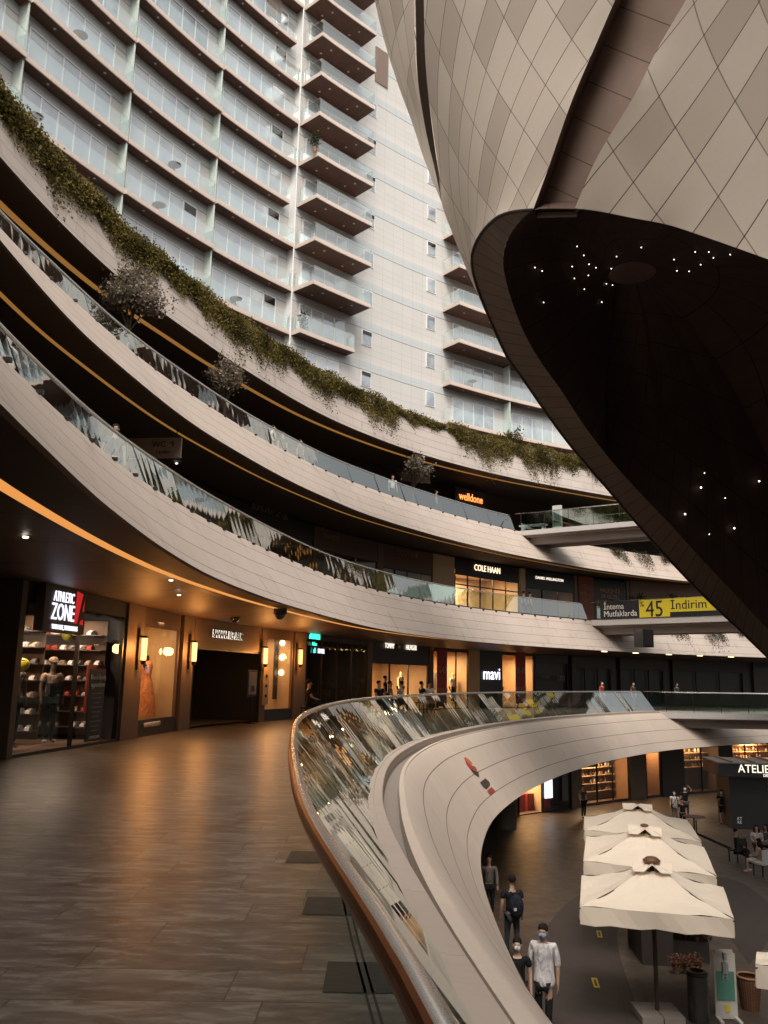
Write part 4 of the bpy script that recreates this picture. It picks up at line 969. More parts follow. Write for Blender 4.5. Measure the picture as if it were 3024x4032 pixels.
tomA, g0, g1, gzt = shop(F0, 1457, 1682, 0, 'bright amber clothes shop under a black board with white letters and a small flag', 'tan', 190, HC, .95, mull=3, base=.05, pz=1.2)
pier(F0, 1683, 1698, 0, 'slim pier right of the flag shop', 'int_brown', H=HC, pz=1.2)
winB, h0, h1, hzt = shop(F0, 1699, 1838, 0, 'amber window with hanging clothes and a red sale banner', 'tan', 150, HC, .12, mull=3, base=.05, pz=1.2)
pier(F0, 1839, 1882, 0, 'wide tan pier left of the black shop board', 'int_tan', H=HC, pz=1.2)
mvA, i0, i1, izt = shop(F0, 1884, 1972, 0, 'tall black shop board with short white glowing letters', 'dark', 0, HC, HC - .1, mull=1, base=0, pz=1.2)
mvB, j0, j1, jzt = shop(F0, 1974, 2100, 0, 'amber shop window with a bare mannequin and red sale banner', 'tan', 120, HC, .12, mull=2, base=.05, pz=1.2)
dkA, k0, k1, kzt = shop(F0, 2104, 2235, 0, 'black shopfront with faint letters right of the red sale banners', 'dark', 3, HC, .5, mull=1, base=0, pz=1.2)
for pa, pb, lb in ((2250, 2405, 'first dark glazed front with tree reflections right of the black shop'), (2440, 2610, 'second dark glazed front behind the footbridge'), (2650, 2925, 'long dark glazed front behind the footbridge with a bright top line')):
    x, q0, q1, z1 = shop(F0, pa, pb, 0, lb, 'grey', 10, HC, .75, mull=3, base=.3, pz=1.2, col=(1, .8, .6))
shop(F0, 2965, 3060, 0, 'orange lit doorway at the far right end of the walkway level', 'wood', 60, HC, .3, mull=1, base=0, pz=1.2)
sweep(F0, [(-.15, 0), (-.15, HC)], F0.s_at_px(2104, 1.2), F0.len, .6).build('pier', MATS['black_board']); o = COL.objects[-1]; tag(o, 'long black wall between the dark glazed fronts', 'wall')
# signs of the walkway level
def sq(cv, px, py, o=.1):            # place on a front seen at px,py
    q = cv.s_at_px(px, cv.at(0)[2] + 1.6, o); 
    for _ in range(3): p = cv.at(q, o, 0); z = zy(p, px, py); q = cv.s_at_px(px, z, o)
    return q, z
q, z_ = sq(F0, 222, 2392); bx = MB(); cb(bx, F0, q, .16, z_, .86, .1, .52)
t = thing('light_sign', 'glowing white and red shop sign above the trainers window', 'sign', F0.at(q, .16, z_)); bx.build('sign_box', MATS['pier_dark'], t)
def onsign(cv, q0, o, z0, dx, dz, s, size, mat, t, **k):
    # dx along the wall to the viewer's right (towards larger s)
    return sign(cv, q0 + dx, o, z0 + dz, s, size, mat, t, **k)
onsign(F0, q, .275, z_, -.12, .10, 'ATHLETIC', .30, MATS['letters_white'], t, sx=.62); onsign(F0, q, .275, z_, -.12, -.27, 'ZONE', .48, MATS['letters_white'], t, sx=.72)
onsign(F0, q, .275, z_, .0, -.46, 'YOUR LIFE, YOUR RULES', .135, MATS['letters_white'], t, sx=.72)
rb = MB(); red = emit('sign_red', (.8, .03, .03), .35)
def tri(b, pts, o): 
    n = len(pts); b.add([F0.at(q + x, o, z_ + y) for x, y in pts], [tuple(range(n))])
tri(rb, [(.36, -.3), (.50, -.3), (.68, .34), (.40, .38)], .272); tri(rb, [(.60, -.3), (.76, -.32), (.76, -.2), (.66, -.22)], .272); tri(rb, [(.70, -.02), (.76, -.04), (.77, .24)], .272); rb.build('emblem', red, t)
q, z_ = sq(F0, 898, 2500); sign(F0, q, .1, z_ - .12, 'BANANA REPUBLIC', .36, MATS['black_board'], doorA, sx=.72); x = sign(F0, q, .07, z_ - .13, 'BANANA REPUBLIC', .37, MATS['letters_soft'], doorA, sx=.72)
q, z_ = sq(F0, 598, 2852); sign(F0, q, .09, z_ - .05, 'BANANAREPUBLIC.COM.TR', .17, wht, dressA, sx=.6)
ng = emit('neon_green', (.05, .9, .55), 1.5)
q, z_ = sq(F0, 1240, 2530); t = thing('neon_sign', 'green and white neon words in the dark restaurant window', 'sign', F0.at(q, .05, z_)); 
sign(F0, q, .06, z_ + .14, 'all LUNCH', .34, ng, t, sx=.75); sign(F0, q, .06, z_ - .12, 'kitchen', .2, ng, t, sx=.8); sign(F0, q, .06, z_ - .42, 'all', .3, ng, t, sx=.8); sign(F0, q + .75, .06, z_ - .42, 'DINNER', .28, MATS['letters_white'], t, sx=.7)
q, z_ = sq(F0, 1572, 2546); sign(F0, q - 1.05, .1, z_ - .12, 'TOMMY', .36, MATS['letters_soft'], tomA, sx=.8); sign(F0, q + 1.3, .1, z_ - .12, 'HILFIGER', .36, MATS['letters_soft'], tomA, sx=.8)
fb = MB(); cb(fb, F0, q + .0, .1, z_, .14, .01, .09); fb.build('flag_emblem', wht, tomA); fb = MB(); cb(fb, F0, q + .16, .1, z_, .05, .012, .09); fb.build('flag_emblem', MATS['int_red'], tomA)
q, z_ = sq(F0, 1934, 2655); sign(F0, q, .1, z_ - .3, 'mavi', 1.0, emit('letters_bright', (.85, .85, 1), 1.5), mvA, sx=.95)
q, z_ = sq(F0, 2168, 2667); sign(F0, q - .6, .1, z_ - .05, 'NICHOLS', .22, plain('print_grey', (.2, .19, .18), .6), dkA, sx=.9); sign(F0, q + 1.0, .1, z_ - .2, 'sm', .7, MATS['print_grey'], dkA)
# red sale banners, posters, menu
def board(cv, px, py, w, h, mat, name, label, cat, o=.2, group=None, thick=.02, parent=None):
    q, z1 = sq(cv, px, py, o); b = MB(); cb(b, cv, q, o, z1, w / 2, thick, h / 2)
    t = thing(name, label, cat, cv.at(q, o, z1 - h / 2), 0, group); b.build('panel', mat, t); return t, q, z1
for px, lb in ((1740, 'red 40 percent sale banner beside the hanging clothes'), (2047, 'red 40 percent sale banner beside the bare mannequin')):
    t, q, z1 = board(F0, px, 2668, 1.0, 3.1, MATS['int_red'], 'sale_banner', lb, 'banner', .12, 'red sale banners')
    sign(F0, q, .16, z1 + .25, '%40', .52, plain('print_pink', (.5, .3, .25), .6), t); sign(F0, q, .16, z1 - .75, 'İNDİRİM', .26, MATS['print_pink'], t)
t, q, z1 = board(F0, 367, 2775, .72, 1.55, MATS['black_board'], 'notice_board', 'black notice board with white text in front of the sports shop entrance', 'sign', .3)
z1 = z1
for i, s in enumerate(['Güvenli alışveriş', 'uygulamalarımız']): sign(F0, q, .33, z1 + .55 - i * .16, s, .15, wht, t, sx=.7)
nb = MB()
for i in range(9): cb(nb, F0, q, .325, z1 + .25 - i * .1, .26 - .05 * (i % 3), .002, .012)
nb.build('small_print', MATS['print_grey'], t); sign(F0, q, .33, z1 - .72, 'ATHLETIC ZONE', .09, wht, t, sx=.7)
t, q, z1 = board(F0, 368, 2712, .95, 1.1, MATS['int_red'], 'poster', 'red poster with a portrait of a woman behind the black notice board', 'poster', -.3)
pb_ = MB(); cb(pb_, F0, q + .2, -.27, z1 - .2, .16, .004, .3); pb_.build('portrait', plain('poster_red', (.55, .05, .04)), t); pb_ = MB(); pb_.ball(F0.at(q + .2, -.26, z1 + .17), .1, 8, .3, .3, 1.2); pb_.build('portrait_face', SKIN, t, True); pb_ = MB(); pb_.ball(F0.at(q + .2, -.28, z1 + .2), .15, 8, .3, .3, 1.2); pb_.build('portrait_hair', C_['hair'], t, True)
q, z1 = sq(F0, 983, 2690, .3); t = thing('framed_poster', 'black framed sale poster reading 25 on a stand at the dark entrance', 'poster', F0.at(q, .35, 0))
pb_ = MB(); cb(pb_, F0, q, .35, z1, .36, .03, .46); pb_.build('frame', MATS['black_board'], t); pb_ = MB(); cb(pb_, F0, q, .37, z1, .28, .02, .38); pb_.build('print', plain('poster_grey', (.32, .28, .24)), t); sign(F0, q, .40, z1 - .28, '25', .28, MATS['black_board'], t); MB().tube([F0.at(q, .35, .02), F0.at(q, .35, z1 - .4)], .02, 6).build('post', MATS['dark_metal'], t); MB().lathe([(.001, .02), (.2, .02), (.22, 0)], F0.at(q, .35, .003), 14).build('foot', MATS['dark_metal'], t)
t, q, z1 = board(F0, 1043, 2700, .42, 1.35, ip('print', (.42, .33, .22)), 'notice_board', 'pale notice with small symbols in the narrow amber window', 'sign', .12)
for i in range(3): sb_ = MB(); sb_.ball(F0.at(q, .15, z1 + .35 - i * .35), .055, 6); sb_.build('symbol', MATS['black_board'], t)
# wall lamps
for px, py, lb in ((558, 2556, 'left of the dress window'), (757, 2567, 'left of the dark entrance'), (1041, 2583, 'right of the dark entrance'), (1180, 2587, 'beside the neon restaurant')):
    q, z1 = sq(F0, px, py, .2); t = thing('wall_lamp', 'glowing amber cylinder wall lamp ' + lb, 'lamp', F0.at(q, .2, z1), 0, 'wall lamps by the clothes shop')
    b = MB(); b.lathe([(.001, .29), (.07, .29), (.075, .25), (.07, -.25), (.06, -.29), (.001, -.30)], F0.at(q, .24, z1), 12); b.build('glow_tube', MATS['sconce_glow'], t, True)
    b = MB(); b.lathe([(.001, -.28), (.08, -.28), (.06, -.38), (.001, -.40)], F0.at(q, .24, z1), 12); b.lathe([(.001, .34), (.06, .34), (.08, .28), (.001, .27)], F0.at(q, .24, z1), 12); b.build('cap', MATS['dark_metal'], t)
    b = MB(); cb(b, F0, q - .1, .12, z1 + .0, .035, .03, .52); cb(b, F0, q - .04, .17, z1 + .32, .06, .03, .02); b.build('bracket', MATS['dark_metal'], t)
    l = bpy.data.lights.new('wall_lamp_light', 'POINT'); l.energy = 34; l.color = (1, .38, .09); l.shadow_soft_size = .12; lo = bpy.data.objects.new('wall_lamp_light', l); COL.objects.link(lo); lo.location = F0.at(q, .5, z1)
# globe bulbs on dark backboards inside the two amber windows
for px, pys, s_ in ((655, (2488, 2549), 'dress window'), (1102, (2531, 2588, 2648), 'narrow amber window')):
    q, z1 = sq(F0, px, sum(pys) / len(pys), -.5); t = thing('globe_lamp', 'dark panel with glowing round bulbs inside the ' + s_, 'lamp', F0.at(q, -.5, z1 - .9), 0, 'globe lamps in the clothes shop windows')
    b = MB(); cb(b, F0, q, -.6, z1 - .3, .3, .03, 1.3); b.build('backboard', MATS['int_dark'], t)
    for py in pys: _, zz = sq(F0, px, py, -.4); MB().ball(F0.at(q, -.42, zz), .11, 8).build('bulb', MATS['lamp_warm'], t, True)
# ceiling fittings: camera domes, downlights
for px, py, o_, lb in ((925, 2426, -1.3, 'farther back'), (1103, 2412, -.1, 'beside the light strip')):
    p = P(px, py, 3.46); t = thing('security_camera', 'black dome camera on the walkway ceiling ' + lb, 'camera', (p[0], p[1], 3.5), 0, 'dome cameras'); MB().lathe([(.2, .15), (.2, .0), (.16, -.02)], (p[0], p[1], 3.42), 16).build('housing', MATS['dark_metal'], t, True); MB().ball((p[0], p[1], 3.4), .15, 8).build('dome', MATS['dark_glass'], t, True)
for i, (px, py, z1) in enumerate([(100, 2118, 3.5), (673, 2287, 3.55), (705, 2345, 3.45), (990, 2449, 3.4), (695, 1826, 9.02)]):
    p = P(px, py, z1); t = MB().lathe([(.001, .0), (.04, .0), (.045, .02)], (p[0], p[1], z1), 10).build('downlight', MATS['spot_white']); tag(t, 'small round recessed ceiling lamp above the gallery', 'lamp', 'recessed ceiling lamps')
for px in (2380, 2502, 2632, 2757, 2880):
    q = G1.s_at_px(px, 3.6, .6); b = MB(); cb(b, G1, q, .55, 3.57, .22, .05, .035); x = b.build('ceiling_spot', MATS['lamp_warm']); tag(x, 'small white linear lamp under the middle gallery near the footbridges', 'lamp', 'small white lamps under the middle gallery')

# trainers shop interior
shoe = MB(); shoe.add([(x, y, z) for x, y, z in ((-.05, -.14, 0), (.05, -.14, 0), (.055, .14, 0), (-.055, .14, 0), (-.045, -.14, .11), (.045, -.14, .11), (.045, -.02, .11), (-.045, -.02, .11), (.05, .13, .05), (-.05, .13, .05))], [(0, 3, 2, 1), (0, 1, 5, 4), (4, 5, 6, 7), (7, 6, 8, 9), (9, 8, 2, 3), (1, 2, 8, 6, 5), (0, 4, 7, 9, 3)])
sh0 = None
def shelfwall(q, oa, ob, n, rows, zb, lb):
    global sh0
    for row in range(rows):
        for k in range(n):
            oo = oa + (ob - oa) * (k + .5) / n; zz = zb + row * .36
            if random.random() < .12: continue
            m = random.choice(['white', 'white', 'white', 'beige', 'red', 'grey'])
            if sh0 is None: o = shoe.build('trainer', C_['white'], None)
            else: o = sh0.copy(); COL.objects.link(o)
            sh0 = o; o.location = F0.at(q - .14, oo, zz); o.rotation_euler = (0, 0, F0.ang(q) + pi + random.uniform(-.2, .2)); tag(o, 'trainer on the wall shelves inside the dark sports shop', 'shoe', 'trainers on the sports shop shelves'); o.material_slots[0].link = 'OBJECT'; o.material_slots[0].material = C_[m]
    t = thing('shoe_shelves', lb, 'shelves', F0.at(q, oa, 0))
    for row in range(rows):
        b = MB(); cb(b, F0, q - .13, (oa + ob) / 2, zb - .012 + row * .36, .14, abs(ob - oa) / 2, .01); b.build('shelf', MATS['int_grey'], t)
    b = MB(); cb(b, F0, q + .03, (oa + ob) / 2, 1.5, .015, abs(ob - oa) / 2, 1.35); b.build('back_panel', MATS['int_brown'], t)
shelfwall(a0 + 2.6, -.9, -3.0, 8, 7, .35, 'first rack of shelves crowded with trainers in the sports shop')
shelfwall(a1 - .25, -.3, -2.1, 8, 7, .35, 'far rack of shelves with trainers at the end of the sports shop')
for x_, lb in ((F0.s_at_px(60, 1.2, -.5), 'mannequin in a cap at the left edge of the sports shop window'), (F0.s_at_px(186, 1.2, -.6), 'mannequin in a pale cap and cream top with a black bag in the sports shop')):
    m_ = person(lb, F0.at(x_, -.55, .1), F0.ang(x_) - .5, 1.82, 'beige', 'black', 'short', 'long', None, 'none', name='mannequin', cat='mannequin', skin=plain('mannequin_grey', (.10, .07, .055)), shoes='white')
    MB().ball((0, .0, 1.76), .108, 9, .95, 1.05, .75).box((0, .13, 1.73), (.07, .08, .01)).build('cap', C_['beige'], m_, True, world=False)
MB().box((.0, .14, 1.15), (.17, .07, .12)).build('bag', C_['black'], m_, False, world=False)
b = MB(); b.ball(P(260, 2524, 2.75) if False else F0.at(F0.s_at_px(260, 2.4, -.8), -.8, 2.45), .12, 10); x = b.build('ball', plain('ball_yellow', (.55, .6, .05), .5), None, True); tag(x, 'bright yellow green ball high in the sports shop window', 'ball')
b = MB(); b.ball(F0.at(F0.s_at_px(82, 1.5, -.7), -.7, 1.75), .15, 8, 1, 1, .9); x = b.build('bag', plain('bag_yellow', (.6, .5, .02), .5), None, True); tag(x, 'yellow bag hanging left in the sports shop window', 'bag')
# dress form
q = F0.s_at_px(572, 1.2, -.6); t = thing('dress_form', 'black dress form wearing a long coral dress in the amber window', 'mannequin', F0.at(q, -.6, .45))
MB().lathe([(.33, .02), (.30, .3), (.24, .7), (.17, 1.0), (.125, 1.12), (.15, 1.3), (.165, 1.42), (.12, 1.52), (.05, 1.56)], F0.at(q, -.6, .42), 22, 1, .8).build('dress', C_['orange'], t, True)
MB().lathe([(.05, 1.55), (.045, 1.66), (.03, 1.7), (.001, 1.72)], F0.at(q, -.6, .42), 10).ball(F0.at(q - .17, -.6, 1.84), .06, 6).ball(F0.at(q + .17, -.6, 1.84), .06, 6).build('form', C_['black'], t, True)
# mannequins of the brighter shops
for cvq, top, bot, lb in ((F0.s_at_px(1476, 1), 'red', 'grey', 'mannequin in a red check outfit at the left of the flag shop'), (F0.s_at_px(1622, 1), 'beige', 'black', 'mannequin in dark clothes behind the flag shop glass'), (F0.s_at_px(1822, 1), 'white', 'black', 'mannequin in a white shirt under hanging clothes'), (F0.s_at_px(2003, 1), 'beige', 'grey', 'pale mannequin left of the farther red sale banner'), (F0.s_at_px(1712, 1), 'grey', 'grey', 'dim mannequin at the left of the nearer red sale banner')):
    person(lb, F0.at(cvq, -.7, .25), F0.ang(cvq), 1.8, top, bot, 'short', 'long', None, 'none', name='mannequin', cat='mannequin', skin=MATS['int_cream'])
b = MB()
for k in range(7): cb(b, F0, h0 + .6 + k * .35, -1.8, 1.5, .05, .2, .5)
x = b.build('clothes_rack', C_['grey']); tag(x, 'rail of dark clothes hanging in the amber window', 'clothes rack')
# restaurant shelves, counter
t = thing('back_bar', 'brightly lit shelves at the back of the dark restaurant', 'shelves', F0.at(n0 + 1, -2.2, 0))
for i in range(3):
    b = MB(); cb(b, F0, n0 + 1.9, -2.2, 1.2 + i * .45, 1.6, .15, .02); b.build('shelf', MATS['int_cream'], t)
b = MB(); cb(b, F0, n0 + 1.9, -2.4, 1.75, 1.65, .02, .62); b.build('lit_panel', emit('panel_glow', (1, .62, .25), .8), t)
for i in range(12): b = MB(); q = n0 + .5 + (i % 6) * .5; b.lathe([(.001, 0), (.05, 0), (.05, .18), (.02, .25), (.02, .32)], F0.at(q, -2.15, 1.23 + (i // 6) * .45), 8); b.build('bottle', MATS['int_brown'], t, True)

# --- middle gallery shops
H1 = 3.5
pier(F1, 700, 925, 5.5, 'dark stone wall left of the optician', 'int_dark', H1); 
optA, o0_, o1_, ozt = shop(F1, 930, 1222, 5.5, 'dark optician shop with tall thin letters on a black board', 'dark', 6, H1, 1.15, mull=3)
q, z1 = sq(F1, 1062, 2018); sign(F1, q, .1, z1 - .1, 'BOMONTI OPTİK', .62, plain('letters_dim', (.35, .24, .15), .5), optA, sx=.62)
pier(F1, 1224, 1234, 5.5, 'slim pier right of the optician', 'pier_stone', H1)
teaA, o0_, o1_, ozt = shop(F1, 1236, 1478, 5.5, 'dark tea shop with an arched emblem sign right of the optician', 'brown', 20, H1, 1.1, 'int_brown', mull=3)
q, z1 = sq(F1, 1304, 2120); sign(F1, q, .1, z1 - .05, 'TEGE KIDN', .36, MATS['letters_dim'], teaA, sx=.8); b = MB(); b.tube([F1.at(q + cos(a) * .75, .1, z1 + .3 + sin(a) * .35) for a in np.linspace(0, pi, 12)], .015, 5); b.build('arch_emblem', MATS['letters_dim'], teaA)
pier(F1, 1480, 1500, 5.5, 'grey pier between the tea shop and the soap shop', 'pier_stone', H1)
locA, o0_, o1_, ozt = shop(F1, 1502, 1698, 5.5, 'brown soap shop with thin pale capital letters', 'brown', 30, H1, 1.3, 'int_brown', mull=4)
q, z1 = sq(F1, 1598, 2184); sign(F1, q, .1, z1 - .1, "L'OCCITANE", .46, MATS['letters_dim'], locA, sx=.85)
pier(F1, 1700, 1784, 5.5, 'broad lit stone pier left of the bright shoe shop', 'int_cream', H1)
colA, c0_, c1_, czt = shop(F1, 1786, 2042, 5.5, 'bright shoe shop with glowing letters and grid windows', 'cream', 260, H1, .95, mull=5, base=.02)
q, z1 = sq(F1, 1919, 2244); sign(F1, q, .1, z1 - .14, 'COLE HAAN', .55, emit('letters_cream', (1, .74, .5), 1.2), colA, sx=.85)
b = MB(); b.add(*(lambda m: (m.v, m.f, m.uv))(sweep(F1, [(.05, 7.35), (.05, 7.43)], c0_, c1_, .5))); b.build('transom', MATS['dark_metal'], colA)
pier(F1, 2044, 2066, 5.5, 'pale pier right of the bright shoe shop', 'int_cream', H1)
danA, o0_, o1_, ozt = shop(F1, 2068, 2258, 5.5, 'black watch shop with tiny white letters', 'brown', 40, H1, 1.2, mull=3)
q, z1 = sq(F1, 2163, 2282); sign(F1, q, .1, z1 - .05, 'DANIEL WELLINGTON', .26, MATS['letters_soft'], danA, sx=1.05)
pier(F1, 2259, 2272, 5.5, 'slim pier left of the orange face poster', 'pier_stone', H1)
q, z1 = sq(F1, 2302, 2340, .1); t = thing('poster', 'rust coloured poster with an outlined masked face', 'poster', F1.at(q, .1, 5.5)); b = MB(); sweep(F1, [(.1, 9.0), (.1, 5.6)], F1.s_at_px(2273, 7), F1.s_at_px(2332, 7), .4).build('panel', plain('poster_rust', (.20, .055, .03)), t)
sk = plain('print_skin', (.5, .3, .2)); b = MB(); b.tube([F1.at(q + cos(a) * .42, .13, z1 + .1 + sin(a) * .62) for a in np.linspace(0, 2 * pi, 20)], .018, 4); b.tube([F1.at(q - .4, .13, z1 + .0), F1.at(q - .2, .13, z1 + .08), F1.at(q + .2, .13, z1 + .08), F1.at(q + .4, .13, z1)], .018, 4); b.tube([F1.at(q - .3, .13, z1 - .35), F1.at(q + .3, .13, z1 - .35)], .015, 4); b.build('face_outline', sk, t)
t = thing('poster', 'black poster with pale Turkish words about masks', 'poster', F1.at(q + 2, .1, 5.5)); sweep(F1, [(.1, 8.9), (.1, 5.6)], F1.s_at_px(2334, 7), F1.s_at_px(2462, 7), .4).build('panel', MATS['black_board'], t)
for i, (s, py) in enumerate((('MASKEMİZ', 2327), ('EN GÜZEL', 2350), ('AKSESUARIMIZ', 2373))): q, z1 = sq(F1, 2400, py, .13); sign(F1, q, .13, z1 - .15, s, .44, sk, t, sx=.9)
pier(F1, 2464, 2478, 5.5, 'slim pier right of the black poster', 'pier_stone', H1)
x = sweep(F1, [(.05, 9.05), (.05, 5.5)], F1.s_at_px(2480, 7), F1.len, .5).build('hoarding', plain('hoarding_brown', (.17, .11, .075))); tag(x, 'long brown shop hoarding above the banner footbridge', 'wall')
for px, lb in ((2510, 'left'), (2660, 'right')):
    q = F1.s_at_px(px, 7, 1.2); tree(F1.at(q, 1.2, 5.5), 2.35, .75, 'dark potted shrub before the brown hoarding, the %s one' % lb, MATS['shrub_leaves'], 1200, .8, 'potted_shrub')
# --- upper gallery
q, z1 = sq(F2, 1853, 1963, 1.5); t = thing('light_sign', 'orange glowing word sign on the dark upper gallery', 'sign', F2.at(q, 1.5, z1)); b = MB(); cb(b, F2, q, 1.4, z1, 1.5, .06, .6); b.build('sign_box', MATS['int_dark'], t); sign(F2, q, 1.5, z1 - .2, 'welldone', .75, emit('letters_orange', (1, .25, .06), 1.6), t, sx=.85)
def hang_sign(p, w, h, rz, label, mat, txt=None):
    t = thing('hanging_sign', label, 'sign', p, rz, 'signs hanging from the gallery ceilings'); MB().box((0, 0, 0), (w / 2, .05, h / 2)).build('panel', mat, t, world=False)
    MB().box((-w * .4, 0, h / 2 + .15), (.012, .012, .16)).box((w * .4, 0, h / 2 + .15), (.012, .012, .16)).build('rod', MATS['dark_metal'], t, world=False)
    for i, s in enumerate(txt or []):
        o = text(s, .16 if i else .26, MATS['black_board']); o.matrix_world = Matrix.Translation((w * .18, -.055, .02 - i * .2)) @ Matrix.Rotation(pi / 2, 4, 'X'); o.parent = t
    return t
sgm = plain('sign_beige', (.42, .33, .26), .5)
hang_sign(P(608, 1765, 8.35), 1.7, .62, -.12, 'beige arrow sign under the middle gallery ceiling near the left tree', sgm, ['WC ↑', 'Lavabo'])
hang_sign(P(1636, 1881, 13.5), 1.9, .55, .35, 'brown sign hanging beside the small far tree', plain('sign_brown', (.17, .10, .07)), [])
# speaker under the banner bridge
b = MB(); b.box((0, 0, 0), (.42, .35, .5)).box((0, -.37, -.1), (.3, .03, .3)); x = b.build('loudspeaker', MATS['black_board']); x.location = (15.1, 49.9, 4.15); x.rotation_euler = (0, 0, .5); tag(x, 'black box loudspeaker hung below the banner footbridge', 'speaker')

# --- plaza level
HG = 3.6
col_ = PG(1986, 3262); t = thing('column', 'round dark brown column at the plaza edge with faint letters', 'column', col_); MB().lathe([(.62, 0), (.6, .05), (.6, 1.4), (.62, 1.42), (.62, 1.5), (.6, 1.52), (.6, 3.8)], col_, 28).build('shaft', MATS['pier_dark'], t, True)
for i, ch in enumerate('SAMSUN'): a = -pi / 2 + (i - 2.5) * .2; o = text(ch, .3, plain('letters_faint', (.13, .12, .13))); place_text(o, t, (col_[0] + cos(a) * .615, col_[1] + sin(a) * .615, -4.35), a)
shA, p0, p1, pzt = shop(FG, 2038, 2132, -5.5, 'bright plaza shop with a sale word on its glass and red display blocks', 'cream', 200, HG, .35, mull=1, base=.05, pz=-4.5)
sign(FG, (p0 + p1) / 2 + .3, .05, -3.1, 'İNDİRİM', .85, plain('print_brown', (.12, .07, .04)), shA, sx=.8)
b = MB(); 
for k in range(3): cb(b, FG, p0 + .8 + k * 1.1, -1.0, -5.0, .45, .4, .45)
b.build('display_block', MATS['int_red'], shA)
shB, p0b, p1b, _ = shop(FG, 2134, 2246, -5.5, 'black plaza shopfront with a tall white lit panel', 'dark', 0, HG, .4, mull=1, base=.05, pz=-4.5)
b = MB(); cb(b, FG, FG.s_at_px(2148, -3.5), .12, -3.6, .32, .03, 1.15); x = b.build('lit_panel', emit('panel_white', (.85, .92, 1), .8), shB)
b = MB(); cb(b, FG, FG.s_at_px(2215, -3.5), .1, -3.6, .25, .02, 1.4); b.build('glass_strip', plain('strip_grey', (.16, .17, .15)), shB)
pier(FG, 2247, 2284, -5.5, 'brown pier left of the amber glassware shop', 'pier_stone', HG, pz=-4.5)
shC, r0, r1, rzt = shop(FG, 2286, 2476, -5.5, 'amber lit plaza shop window with shelves of glassware', 'wood', 150, HG, .2, mull=3, base=.15, pz=-4.5, depth=1.4)
pier(FG, 2478, 2540, -5.5, 'wide brown pier right of the glassware shop', 'pier_stone', HG, pz=-4.5)
shD, u0, u1, _ = shop(FG, 2542, 2600, -5.5, 'narrow amber window beside a black doorway', 'wood', 50, HG, .2, mull=1, base=.15, pz=-4.5, depth=1.4)
pier(FG, 2602, 2690, -5.5, 'dark pier and doorway on the plaza', 'int_dark', HG, pz=-4.5)
shE, v0, v1, _ = shop(FG, 2692, 2835, -5.5, 'dim plaza shop with a few lit shelves behind the standing people', 'brown', 45, HG, .3, mull=2, base=.15, pz=-4.5, depth=1.6)
pier(FG, 2837, 2880, -5.5, 'brown pier behind the plaza kiosk', 'int_dark', HG, pz=-4.5)
shF, x0, x1, _ = shop(FG, 2882, 3090, -5.5, 'amber shop front seen above the kiosk roof', 'wood', 170, HG, .2, mull=4, base=.15, pz=-4.5, depth=1.4)
jar0 = None
jm = [plain('ware_amber', (.55, .28, .08), .2), plain('ware_cream', (.6, .5, .35), .3), plain('ware_dark', (.12, .07, .04), .3)]
for (s0_, s1_, nm, rows) in ((r0, r1, 'glassware shop', 6), (u0, u1, 'narrow amber window', 5), (x0, x1, 'shop above the kiosk', 4), (v0, v1, 'dim plaza shop', 3)):
    t = thing('display_shelves', 'wooden display shelves in the ' + nm, 'shelves', FG.at((s0_ + s1_) / 2, -1.1, -5.5))
    zb = -5.5 + (.6 if rows > 4 else 1.6)
    for r_ in range(rows):
        zz = zb + r_ * .46; sweep(FG, [(-1.3, zz), (-.9, zz), (-.9, zz - .03)], s0_ + .15, s1_ - .15, .5).build('shelf', MATS['int_tan'], t)
        n = min(14, int((s1_ - s0_) / .3))
        for k in range(n):
            if random.random() < .2: continue
            if jar0 is None: o = MB().lathe([(.001, 0), (.07, 0), (.085, .08), (.07, .2), (.03, .24), (.035, .28)], (0, 0, 0), 9).build('jar', jm[0], None, True); o.material_slots[0].link = 'OBJECT'
            else: o = jar0.copy(); COL.objects.link(o)
            jar0 = o; o.location = FG.at(s0_ + .3 + (s1_ - s0_ - .6) * k / n, -1.08 + random.uniform(-.05, .08), zz); k_ = random.uniform(.7, 1.3); o.scale = (k_, k_, k_); o.material_slots[0].link = 'OBJECT'; o.material_slots[0].material = random.choice(jm); tag(o, 'small jar or glass on the lit display shelves of the ' + nm, 'jar', 'jars on the plaza shop shelves')
# ------------------------------------------------------------------ kiosk
kb = P(2870, 3264, -5.5); t = thing('kiosk', 'black plaza kiosk with cream letters on its roof band and a round 125 emblem', 'kiosk', kb, -.12)
MB().box((2.6, 1.3, 1.3), (2.45, 1.25, 1.3)).build('body', MATS['black_board'], t, world=False)
MB().box((2.3, 1.2, 2.9), (2.75, 1.6, .32)).build('roof_band', MATS['black_board'], t, world=False); b = MB().box((2.3, 1.2, 3.24), (2.8, 1.65, .03))
for k in range(5): b.box((0.2 + k * 1.1, 1.2, 3.31), (.06, 1.6, .04))
b.build('roof', plain('roof_slate', (.12, .10, .085)), t, world=False)
def flat(s, size, mat, x, y, z, par, **k): o = text(s, size, mat, **k); o.matrix_world = Matrix.Translation((x, y, z)) @ Matrix.Rotation(pi / 2, 4, 'X'); o.parent = par; return o
lc = emit('letters_kiosk', (1, .9, .72), .8)
flat('ATELIER REBUL', .56, lc, .5, -.415, 2.80, t, align='LEFT', sx=.9); flat('DEPUIS 1895', .19, lc, 1.7, -.415, 2.62, t, align='LEFT')
MB().box((3.2, .03, 1.3), (1.2, .03, 1.1)).build('side_panel', MATS['int_brown'], t, world=False)
b = MB()
for r in (.62, .45): b.tube([(2.75 + cos(a) * r, -.03, 1.3 + sin(a) * r) for a in np.linspace(0, 2 * pi, 33)], .02, 5)
